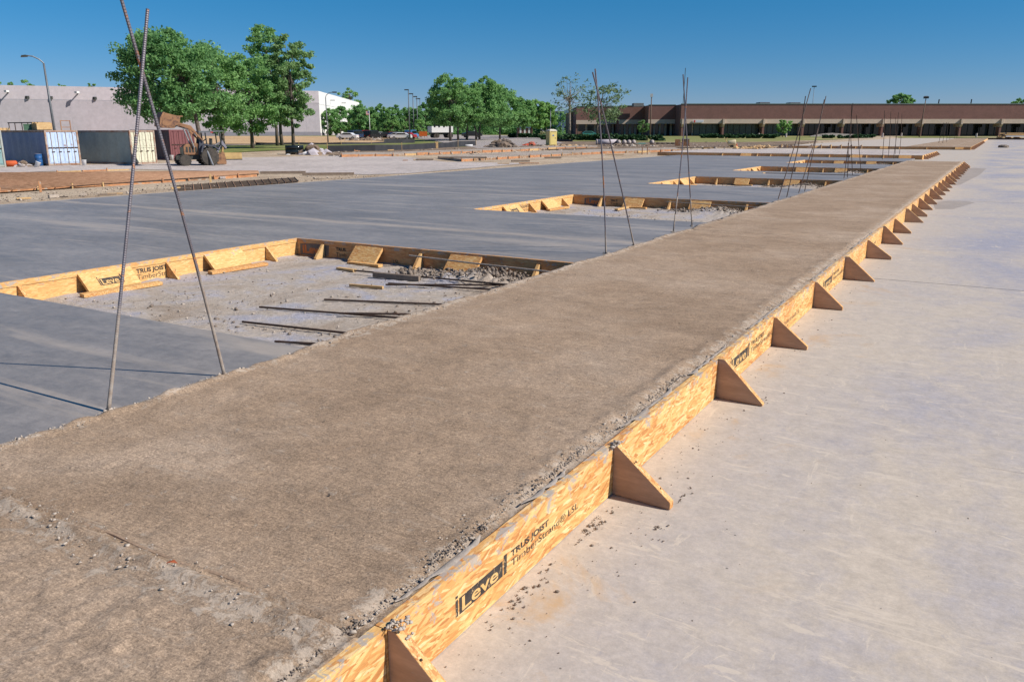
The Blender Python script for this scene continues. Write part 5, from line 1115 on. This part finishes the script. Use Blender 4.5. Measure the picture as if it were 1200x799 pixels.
# drum, buckets and rubbish by the blue container
t = T('oil_drum', 'blue oil drum standing beside the blue container', 'drum', G(46.5, 194.5)); db = gmat('blue_drum_paint', (.03, .12, .32), (.02, .09, .25), 2, .4, c3=(.15, .1, .08), th=.72)
MB().lathe([(.28, 0), (.29, .02), (.285, .29), (.30, .31), (.285, .33), (.285, .58), (.30, .60), (.285, .62), (.285, .86), (.295, .88)], 20).build('body', db, t, smooth=True); MB().lathe([(.27, .865), (.27, .885)], 20).build('lid', M['lot'], t)
for x, y, lab in ((42.5, 196.6, 'white bucket tipped beside the oil drum'), (99, 194.5, 'white bucket standing at the right corner of the blue container'), (201.5, 188, 'small white bucket before the maroon container')):
    t = T('bucket', lab, 'bucket', G(x, y), face(G(x, y)), 'white buckets'); MB().lathe([(.14, 0), (.17, .42), (.185, .44), (.185, .40)], 14).build('pail', M['white'], t, smooth=True); MB().tube([(-.18, 0, .42), (-.1, .0, .56), (.1, 0, .56), (.18, 0, .42)], .008, 4).build('handle', M['rebar_dk'], t)
    if 'tipped' in lab: t.rotation_euler = (0, R(25), face(G(x, y)))
t = T('gas_cylinder', 'orange red fuel can lying on its side at the far left', 'fuel can', G(14, 195.5), face(G(14, 195))); MB().lathe([(.16, -.35), (.22, -.3), (.22, .3), (.12, .38)], 14, M=Matrix.Translation((0, 0, .22)) @ Matrix.Rotation(R(90), 4, 'Y')).build('body', gmat('orange_red', (.6, .12, .04)), t, smooth=True); MB().box(-.05, -.03, .44, .1, .03, .5).build('cap', M['frame'], t)
def heap(name, label, cat, x, y, wpx, hpx, mats, n=70, seed=1, sz=(.12, .4)):
    p = G(x, y); k = mpp(p); rd = random.Random(seed); t = T(name, label, cat, p, face(p)); st = random.getstate(); random.seed(seed)
    mb = MB()
    for i in range(n):
        a = rd.gauss(0, .33); b = rd.gauss(0, .3); h = max(0, 1 - abs(a) * 1.3 - abs(b)) * rd.random()
        s = rd.uniform(*sz); mb.blob((a * wpx * k * .9, b * wpx * k * .5 + .3, h * hpx * k), (s, s * rd.uniform(.5, 1), s * rd.uniform(.4, .9)), m=rd.randrange(len(mats)))
    mb.build('lumps', mats, t); random.setstate(st); return t
heap('rubbish_heap', 'grey rag and plaster heap beside the oil drum', 'rubbish heap', 27, 196, 14, 8, [M['lot'], M['wh'], M['soil_dk']], 40, 2, (.08, .25))
heap('rubble_bags', 'pale plastic-wrapped rubble bags right of the black pipe bundle', 'rubble', 368, 181.5, 28, 10, [M['white'], M['wh'], M['soil_dk']], 90, 3, (.25, .75))
heap('brush_pile', 'brown brush and dirt mound before the road row', 'dirt mound', 588, 173.5, 24, 9, [M['soil_dk'], M['wood_dk'], M['bark']], 130, 4, (.2, .8))
heap('orange_bag_pile', 'heap of orange red bags left of the portable toilet', 'bag pile', 622, 171.5, 12, 4, [gmat('red_orange_plastic', (.6, .10, .05)), M['soil_dk']], 50, 5, (.15, .5))
heap('stone_heap', 'brown rubble heap in front of the hedge and pipes', 'rubble', 735, 172, 60, 2.5, [M['soil_dk'], M['crumb'], M['soil_dk']], 160, 6, (.1, .4))
heap('spoil_heap', 'low orange spoil heap beyond the black form boards', 'dirt mound', 893, 175.5, 42, 3.5, [M['soil_or'], M['soil_or'], M['wood']], 160, 7, (.15, .6))
heap('spoil_heap', 'scattered boards and clods beside the road curve', 'debris', 665, 172, 40, 2, [M['wood_dk'], M['crumb'], M['soil_or']], 120, 9, (.1, .35))
heap('broken_concrete', 'dark broken lumps on the soil below the warehouse', 'rubble', 430, 165, 44, 2.5, [M['soil_dk'], M['crumb'], M['soil_dk']], 120, 8, (.2, .6))
t = T('pipe_bundle', 'short bundle of black plastic pipes left of the rubble bags', 'pipes', G(346, 181.3), face(G(346, 181.3))); k = mpp(t.location)
for i in range(7): MB().tube([(-11*k, .4 * (i % 4) + (.2 if i > 3 else 0), .28 + .42 * (i // 4)), (10*k, .4 * (i % 4) + (.2 if i > 3 else 0), .28 + .42 * (i // 4))], .24, 10).build('pipe', M['glass_dk'], t, smooth=True)
# silt fences
def silt(label, pts, h, post=3.0):
    t = T('silt_fence', label, 'silt fence'); P_ = [G(*p) for p in pts]; mb = MB(); vs = []
    Q = []
    for i in range(len(P_) - 1):
        n = max(1, int((P_[i+1] - P_[i]).length / post))
        for k in range(n): Q.append(P_[i].lerp(P_[i+1], k / n))
    Q.append(P_[-1])
    for q in Q: z = float(ground(q.x, q.y)); vs += [(q.x, q.y, z - .05), (q.x, q.y, z + h + random.uniform(-.08, .06))]
    mb.add(vs, [(2*i, 2*i+2, 2*i+3, 2*i+1) for i in range(len(Q) - 1)]); m = mb.build('cloth', M['silt'], t); m.modifiers.new('thickness', 'SOLIDIFY').thickness = .02
    for q in Q[::2]: z = float(ground(q.x, q.y)); MB().box(q.x - .03, q.y - .06, z - .1, q.x + .03, q.y - .02, z + h + .2).build('stake', M['wood'], t)
M['silt'] = gmat('black_silt_cloth', (.03, .03, .035), (.05, .05, .055), 1, .6)
silt('long low black silt fence across the middle distance', [(384, 178.5), (440, 178), (500, 175.5), (558, 171.5)], .75)
silt('second black silt fence farther back below the parking lot', [(300, 170.3), (400, 170), (452, 168.8)], .35)
silt('short high black silt fence below the white cars', [(450, 168.5), (486, 168)], .75)
silt('black silt fence right of the portable toilet', [(652, 166.5), (671, 166.8)], .5)
# portable toilet
p = G(646, 170.9); k = mpp(p); t = T('portable_toilet', 'yellow portable toilet with pale domed roof', 'portable toilet', p, face(p) + R(28)); py = gmat('yellow_plastic', (.72, .58, .22), (.66, .52, .18), 2, .45)
W_, H_ = .60, 2.05
MB().box(-W_, -W_, .08, W_, W_, H_).build('cabin', py, t, bevel=.02); MB().box(-W_ - .05, -W_ - .05, 0, W_ + .05, W_ + .05, .079).build('skid', M['frame'], t)
MB().lathe([(.84, H_ + .003), (.86, H_ + .08), (.7, H_ + .2), (.35, H_ + .28), (0.02, H_ + .3)], 4, M=Matrix.Rotation(R(45), 4, 'Z')).build('roof', gmat('pale_roof', (.72, .66, .55)), t, smooth=False)
dd = MB().box(-.42, -W_ - .03, .15, .42, -W_ - .005, 1.9).build('door', py, t, bevel=.005); MB().box(-.15, -W_ - .045, 1.35, .12, -W_ - .032, 1.55).build('label_plate', M['blue'], dd); MB().box(.3, -W_ - .06, 1.0, .36, -W_ - .032, 1.15).build('handle', M['frame'], dd)
for s in (0, 1, 2, 3): MB().box(W_ + .002, -.45 + .25 * s, .2, W_ + .03, -.38 + .25 * s, 1.9).build('rib', py, t)
for i in range(5): MB().box(-.4 + .17 * i, -W_ - .02, 1.93, -.3 + .17 * i, -W_ + .002, 2.0).build('vent', M['frame'], t)
# pipe ends, lumber pack, compactor, spool
for i, (x, lab) in enumerate([(711, 'long pale pipe section lying left of the pipe rings'), (725, 'first white-ended black pipe ring'), (731.5, 'second white-ended black pipe ring'), (737, 'third white-ended black pipe ring'), (742.5, 'fourth white-ended black pipe ring'), (764, 'lone white-ended pipe ring left of the lumber packs')]):
    p = G(x, 170.2); t = T('drain_pipe', lab, 'pipe', p, face(p) + (R(90) if i else R(12)), 'drain pipes on the brown soil'); L = 3 if i == 0 else 1.6
    MB().tube([(-L/2, 0, .45), (L/2, 0, .45)], .40, 14).build('barrel', M['wh'] if i == 0 else M['glass_dk'], t, smooth=True)
    for s in (-1, 1): MB().tube([(s * L/2, 0, .45), (s * (L/2 + .12), 0, .45)], .34 if i else .44, 14).build('collar', M['lot'], t, smooth=True)
t = T('folding_tarp', 'pale green sheet lying beside the pipe rings', 'tarp', G(752, 169.8), face(G(752, 170))); mb = MB(); mb.box(-.9, -.6, 0, .9, .6, .16); mb.box(-.5, -.4, .161, .6, .5, .28); mb.build('sheet', gmat('mint_plastic', (.3, .5, .42)), t)
for i in range(6):
    x = [772, 777, 783, 789, 795, 801][i]; p = G(x, 169.6); t = T('tyre', ['tyre lying behind the lumber packs, %s from the left' % s for s in ('first', 'second', 'third', 'fourth', 'fifth', 'sixth')][i], 'tyre', p, face(p), 'tyres behind the lumber packs')
    MB().lathe([(.22, .0), (.42, .02), (.46, .14), (.42, .27), (.22, .29), (.24, .14)], 14).build('carcass', M['tyre'], t, smooth=True)
for i, (x, w_, lab) in enumerate([(794, 6.5, 'left orange lumber pack with dark ends'), (803, 9, 'right orange lumber pack with tarp on top')]):
    p = G(x, 172.2); k = mpp(p); t = T('lumber_pack', lab, 'lumber', p, face(p), 'orange lumber packs')
    for j in range(4):
        for q in range(3): MB().box(-w_*k/2, q * .42, .12 + j * .22, w_*k/2, .40 + q * .42, .32 + j * .22).build('board', M['form_far'], t)
    for s in (-.35, .35): MB().box(s * w_ * k - .06, -.05, 0, s * w_ * k + .06, 1.3, .119).build('bearer', M['wood_dk'], t)
    if i: MB().box(-w_*k/2 - .05, -.04, 1.0, w_*k/2 + .05, 1.34, 1.05).build('cover', M['wh'], t)
p = G(857.5, 173.6); k = mpp(p); t = T('plate_compactor', 'small cream machine tipped on the dark soil', 'machine', p, face(p)); cm = gmat('cream_paint', (.68, .58, .38))
MB().box(-2*k, -.3, .15, 2*k, .4, .30).build('base_plate', M['frame'], t); MB().lathe([(.3, -.5), (.36, -.4), (.36, .4), (.3, .5)], 12, M=Matrix.Translation((0, 0, .62)) @ Matrix.Rotation(R(80), 4, 'Y')).build('engine', cm, t, smooth=True); MB().tube([(-.4, 0, .4), (-.9, 0, 1.15), (-.6, 0, 1.25)], .05, 6).build('handle', M['wood'], t)
t = T('traffic_cone', 'tiny orange cone beside the cream machine', 'cone', G(863, 174)); MB().box(-.2, -.2, 0, .2, .2, .04).build('base', gmat('cone_orange', (.8, .12, .03)), t); MB().lathe([(.16, .041), (.03, .6)], 12).build('body', gmat('cone_orange2', (.8, .12, .03)), t)
p = G(511.5, 174.6); k = mpp(p); t = T('yellow_crate', 'small yellow crate on the dark soil', 'crate', p, face(p) + .2)
for i in range(5): MB().box(-1.9*k, -1.2*k, .01 + i * .17, 1.9*k, 1.2*k, .15 + i * .17).build('slat', M['wood'], t)
p = G(549, 172.2); k = mpp(p); t = T('pipe_stack', 'low white pipes lying in front of the road row', 'pipes', p, face(p))
for i in range(3): MB().tube([(-6*k + i * .5, .3 * i, .16), (5*k, .3 * i, .16)], .13, 8).build('pipe', M['white'], t, smooth=True)
for i, (x, y, l, lab) in enumerate([(542, 188.4, 58, 'long dark beam lying on the lower formed strip'), (498, 188.6, 20, 'short dark beam among yellow scraps on the lot'), (610, 190.2, 22, 'dark timber on the panel edge, middle'), (648, 186.2, 20, 'dark timber lying at the far edge of the grey panel'), (332, 204.2, 52, 'long dark timber at the end of the rebar bed'), (385, 206.0, 60, 'second dark timber beyond the narrow rebar mat')]):
    p = G(x, y); k = mpp(p); o = MB().box(-l*k/2, -.12, 0, l*k/2, .12, .14).build('timber', M['wood_dk'], bevel=.01); o.location = p + Vector((0, 0, .2 if i == 0 else .04)); o.rotation_euler = (0, 0, face(p) + [-.12, 0, .2, .2, -.1, -.05][i]); tag(o, lab, 'timber', 'dark timbers on the lot')
# scrap boards at the panel boundary, light edges of broken forms
for i, (x, y, l) in enumerate([(475, 189, 6), (488, 188.6, 7), (503, 188.2, 5), (620, 193, 24), (590, 193.5, 14), (720, 182.6, 22), (750, 181.2, 14), (770, 181.4, 16), (689, 178, 8), (800, 180.4, 9), (830, 175.6, 12), (850, 174.8, 16), (905, 175, 14), (875, 176, 10)]):
    p = G(x, y); k = mpp(p); o = MB().box(-l*k/2, -.08, 0, l*k/2, .08, .06).build('scrap_board', M['wood'] if i % 3 else M['form_far']); o.location = p + Vector((0, 0, .05 + .01 * i)); o.rotation_euler = (R(random.uniform(-6, 6)), 0, face(p) + random.uniform(-.25, .25)); tag(o, ['small yellow scrap left of the short dark beam on the lot', 'orange scrap beside the short dark beam on the lot', 'yellow scrap right of the short dark beam', 'long orange scrap at the panel edge below the portable toilet', 'pale scrap at the panel edge left of the portable toilet', 'pale scrap just left of the two dark stakes',
        'orange scrap below the two dark stakes', 'pale scrap right of the two dark stakes', 'short pale scrap on the lower formed strip end', 'orange scrap where the black form boards begin', 'pale scrap on the soil beyond the black boards, left one', 'pale scrap before the cream machine', 'orange board scrap before the long spoil heap', 'pale board scrap left of the long spoil heap'][i], 'scrap board', 'board scraps along the panel edge')
for i, x in enumerate([752.5, 758.5]):
    p = G(x, 181.3); tag(MB().box(-.04, -.04, -.1, .04, .04, .75).build('stake', M['rust']), ['left dark stake at the far edge of the grey panel', 'right dark stake at the far edge of the grey panel'][i], 'stake').location = p
# brace offcuts piled at the left end of the far raised panel
for i in range(9):
    p = Vector((-19.3 + i * .95 if i > 2 else -19.4 + i * .5, 87.9, .01)); o = brace_mesh(.4, .55, .12, .03).build('brace_offcut', [M['wood'], M['ply']]); o.location = p; o.rotation_euler = (0, 0, random.uniform(-.5, .5) + R(180)); tag(o, '%s triangular brace offcut from the left end of the far raised panel' % ['leftmost', 'second', 'third', 'fourth', 'middle', 'sixth', 'seventh', 'eighth', 'rightmost'][i], 'wood offcut', 'brace offcuts before the far raised panel')
# lumber pile at the right, dark beam on the slab
t = T('lumber_pile', 'pile of boards and plywood at the far right end of the slab', 'lumber', at(1185, 163.2, 0), R(YAW)); k = mpp(t.location)
for i in range(12): MB().box(random.uniform(-16, -8)*k, -1 + .5 * (i % 4), .5 + .32 * (i // 4), random.uniform(4, 14)*k, -.6 + .5 * (i % 4), .72 + .32 * (i // 4)).build('plank', M['wood'] if i % 3 else M['white'], t)
for x in (-14, -4, 6): MB().box(x*k, -1.2, 0, (x+1.5)*k, 1.2, .49).build('bearer', M['wood'], t)
o = MB().box(-30, -.12, 0, 12, .12, .32).build('beam', M['rebar_dk']); o.location = at(1180, 163.9, 0); o.rotation_euler = (0, 0, 0); o.scale = (.37, 1, 1); tag(o, 'long dark beam on the slab in front of the lumber pile', 'beam')
o = MB().blob((0, 0, .1), (.5, .35, .22), sub=1).build('mortar_clod', M['crumb_dk']); o.location = at(1176, 173.2, 0); tag(o, 'single dark clod lying alone on the pale far slab', 'clod')
# ------------------------------------------------------------------ backhoe loader
p = G(234, 194.0); kq = mpp(p); bh_ = T('backhoe_loader', 'rusty orange backhoe loader with raised front bucket parked before the maroon container', 'backhoe loader', p, face(p) + R(12))
OR = gmat('faded_orange_paint', (.34, .18, .09), (.22, .115, .065), 2, .75, c3=(.13, .07, .05), th=.54); DK = gmat('dark_blue_machine_paint', (.05, .06, .09), (.08, .08, .09), 2, .6); YL = gmat('worn_yellow_paint', (.46, .31, .12), (.34, .22, .09), 2, .6)
q = lambda px: (px - 234) * kq * .985          # along machine, from the photograph's side view
zq = lambda py: max(0, (193.6 - py) * kq * .95)
def wheel(x, y, r, wd, name):
    prof = [(r * .55, -wd/2), (r * .92, -wd/2), (r, -wd/2 * .7), (r, wd/2 * .7), (r * .92, wd/2), (r * .55, wd/2)]
    Mx = Matrix.Translation((x, y, r)) @ Matrix.Rotation(R(90), 4, 'X'); w_ = MB(); w_.lathe(prof, 22, M=Mx)
    for i in range(18):
        a_ = 2 * math.pi * i / 18; w_.box(-.04, -wd/2 * .9, r - .01, .04, wd/2 * .9, r + .035, M=Matrix.Translation((x, y, r)) @ Matrix.Rotation(a_, 4, 'Y'))
    o = w_.build('tyre', M['tyre'], None); o.name = name; o.parent = bh_
    MB().lathe([(0.02, -wd/2 * .8), (r * .54, -wd/2 * .8), (r * .54, wd/2 * .8), (.02, wd/2 * .8)], 16, M=Mx).build('rim', gmat('dusty_rim', (.35, .28, .22)), o); MB().lathe([(.02, -wd/2 * .98), (r * .2, -wd/2 * .98), (r * .2, wd/2 * .98), (.02, wd/2 * .98)], 10, M=Mx).build('hub', M['frame'], o)
for s in (-.85, .85): wheel(q(215.5), s, .42, .28, 'front_wheel'); wheel(q(243.5), s, .66, .42, 'rear_wheel')
MB().box(q(209), -.32, .45, q(258), .32, .78).build('chassis', M['frame'], bh_)
MB().prism([(q(216), .80), (q(234), .80), (q(234.5), 1.62), (q(231), 1.68), (q(219), 1.60), (q(216), 1.40)], -.42, .42, ax='y').build('hood', OR, bh_, bevel=.03)
MB().box(q(214.4), -.38, .85, q(215.9), .38, 1.38).build('grille', M['frame'], bh_)
for i in range(5): MB().box(q(219) + i * .22, -.44, 1.0, q(219) + i * .22 + .12, -.422, 1.4).build('louvre', M['frame'], bh_)
for s in (-1, 1):
    y0, y1 = sorted((s * .62, s * 1.08)); fd = MB().prism([(q(233.5), 1.0), (q(236), 1.50), (q(240), 1.62), (q(250), 1.48), (q(255.5), 1.15), (q(254), 1.12), (q(249), 1.40), (q(240), 1.52), (q(237), 1.42), (q(235), 1.0)], y0, y1, ax='y').build('fender', DK, bh_)
    for xp in (242.5, 259): MB().tube([(q(xp), s * .68, 1.3), (q(xp - 1.2), s * .66, zq(154.2))], .05, 6).build('canopy_post', M['frame'], bh_)
    # loader tower, arm, cylinders
    MB().prism([(q(232), .8), (q(238), .8), (q(238.5), 1.9), (q(235), 2.0)], *sorted((s * .45, s * .57)), ax='y').build('loader_tower', DK, bh_)
    MB().prism([(q(238.5), 1.78), (q(237), 2.0), (q(226), 2.95), (q(214), 3.16), (q(206), 3.05), (q(206.5), 2.85), (q(214), 2.92), (q(225), 2.68)], *sorted((s * .60, s * .72)), ax='y').build('loader_arm', OR, bh_, bevel=.015)
    MB().tube([(q(228), s * .52, 1.35), (q(221), s * .60, 2.85)], .055, 8).build('lift_cylinder', M['rim'], bh_)
    MB().tube([(q(224), s * .56, 2.75), (q(209), s * .56, 3.3)], .05, 8).build('tilt_cylinder', DK, bh_)
    MB().tube([(q(240), s * .95, 1.3), (q(245), s * 1.3, 0.03)], [.07, .06], 6).build('stabiliser_leg', M['rim'], bh_); MB().box(q(244), s * 1.3 - .15, 0, q(246.5), s * 1.3 + .15, .05).build('stabiliser_pad', M['frame'], bh_)
# bucket raised and rolled back
bk = [(q(207), 2.78), (q(195), 2.80), (q(190.8), 2.92), (q(192.5), 3.55), (q(196), 3.92), (q(198), 3.86), (q(194.8), 3.5), (q(193.6), 3.02), (q(197), 2.92), (q(207), 2.90)]
bkt = MB().prism(bk, -1.12, 1.12, ax='y').build('front_bucket', OR, bh_)
MB().prism([(q(207), 2.9), (q(196), 2.93), (q(193.8), 3.05), (q(195), 3.5), (q(198), 3.86), (q(214), 3.6), (q(213), 3.2)], -1.14, -1.10, ax='y').build('side_plate', OR, bkt); MB().prism([(q(207), 2.9), (q(196), 2.93), (q(193.8), 3.05), (q(195), 3.5), (q(198), 3.86), (q(214), 3.6), (q(213), 3.2)], 1.10, 1.14, ax='y').build('side_plate', OR, bkt)
for i in range(5): MB().prism([(q(206), 2.76), (q(211), 2.95), (q(211), 3.0), (q(206), 2.92)], -1.0 + i * .46, -.86 + i * .46, ax='y').build('tooth', M['frame'], bkt)
MB().box(q(204), -1.05, 3.58, q(217), 1.05, 3.66).build('bucket_edge', OR, bkt)
cp_ = MB().prism([(q(233.5), zq(154.1)), (q(261.5), zq(152.8)), (q(262), zq(151.6)), (q(234), zq(152.4))], -.82, .82, ax='y').build('canopy', M['pole'], bh_)
MB().box(q(247), -.83, zq(154.4), q(250), -.80, zq(153)).build('rear_lamp', M['lampc'], cp_)
MB().prism([(q(244), 1.35), (q(250), 1.35), (q(250.5), 2.0), (q(248.6), 2.02), (q(248), 1.5), (q(244), 1.5)], -.25, .25, ax='y').build('seat', M['frame'], bh_)
MB().prism([(q(238.6), 1.3), (q(241), 1.3), (q(240), 1.85), (q(238.8), 1.85)], -.3, .3, ax='y').build('console', DK, bh_); MB().lathe([(.19, -.015), (.19, .015)], 14, M=Matrix.Translation((q(242.5), 0, 1.9)) @ Matrix.Rotation(R(-35), 4, 'Y')).build('steering_wheel', M['frame'], bh_)
bm_ = MB().prism([(q(253), .9), (q(256), .9), (q(262), 1.9), (q(266), 1.45), (q(267), 1.35), (q(266), 1.2), (q(261), 1.55)], -.18, .18, ax='y').build('rear_boom', M['wh3'], bh_, bevel=.02); MB().tube([(q(254), 0, 1.5), (q(261), 0, 1.75)], .06, 8).build('cylinder', M['rim'], bm_)
rb = MB().prism([(q(252), .35), (q(254), .08), (q(264), .06), (q(264.5), .25), (q(262.5), 1.0), (q(261), 1.0), (q(262), .3), (q(256), .25)], -.38, .38, ax='y').build('rear_bucket', OR, bh_); MB().prism([(q(252), .35), (q(254), .1), (q(264), .1), (q(262), 1.0), (q(256), .9)], -.4, -.37, ax='y').build('side_plate', OR, rb)
MB().prism([(q(262), 1.4), (q(264), 1.4), (q(262.5), .9), (q(260), .9)], -.12, .12, ax='y').build('dipper', YL, bh_)
MB().tube([(q(227), -.1, 1.66), (q(227), -.1, 2.35)], .05, 8).build('exhaust', M['rust'], bh_)
p = G(273.5, 187.8); k = mpp(p); t = T('dozer_blade', 'yellow blade lying on the lot right of the backhoe', 'blade', p, face(p) + .1)
MB().prism([(-.15, 0), (.2, .02), (.1, .3), (.2, .62), (.12, .65), (-.05, .32)], -10*k, 10*k, M=Matrix.Rotation(0, 4, 'Z'), ax='x').build('blade', YL, t); MB().box(-10*k, -.2, 0, 10*k, -.152, .1).build('cutting_edge', M['frame'], t)

# ------------------------------------------------------------------ clods, scraps and a dense wood behind
def clods(name, label, regions, n, sz, mat):
    P = []
    for (x0, x1, ya, yb, w_) in regions:
        for k in range(int(n * w_)):
            x = random.uniform(x0, x1); u = (x - x0) / (x1 - x0); y = random.uniform(ya[0] + (ya[1] - ya[0]) * u, yb[0] + (yb[1] - yb[0]) * u); p = G(x, y); P.append((p.x, p.y, p.z + .03))
    crumbs(name, P, rng.gamma(1.5, sz, len(P)) + sz * .4, mat, None, label, 'clods', .6)
clods('verge_clods', 'small clods and stones strewn on the tan verge before the grey panel', [(0, 300, (229, 210), (239, 217), .6), (205, 440, (216, 206.5), (226, 207.8), .4)], 520, .011, M['crumb_dk'])
clods('verge_stones', 'pale stones strewn on the tan verge before the grey panel', [(0, 300, (229, 210), (239, 217), .6), (300, 480, (208, 205), (214, 206), .4)], 300, .012, M['crumb'])
clods('soil_clods', 'dark clods churned up on the brown soil before the hedge', [(560, 870, (166, 167), (178, 176), .7), (385, 560, (177, 173), (183, 180), .3)], 1100, .055, M['crumb_dk'])
clods('soil_rubble', 'pale rubble strewn on the brown soil before the hedge', [(600, 1000, (171, 167), (181, 176), .7), (390, 600, (178, 174), (184, 181), .3)], 600, .045, M['crumb'])
r_ = np.random.default_rng(77); cen = []; rad = []
for i in range(420):
    x = r_.uniform(383, 668); p = cp(x, r_.uniform(290, 330), 0); cen.append((p.x, p.y, .4 + r_.uniform(.02, .95) * (8.2 + 2.2 * math.sin(x * .05) + 1.3 * math.sin(x * .21)) * (1 if x < 560 else .8))); rad.append(r_.uniform(1.2, 3.2))
V, F = leaf_cloud(cen, rad, 90, .42, 5)
stuff(np_mesh('far_wood', V, F, LD), 'continuous dark green wood closing the view behind the parking lot and road row', 'wood')
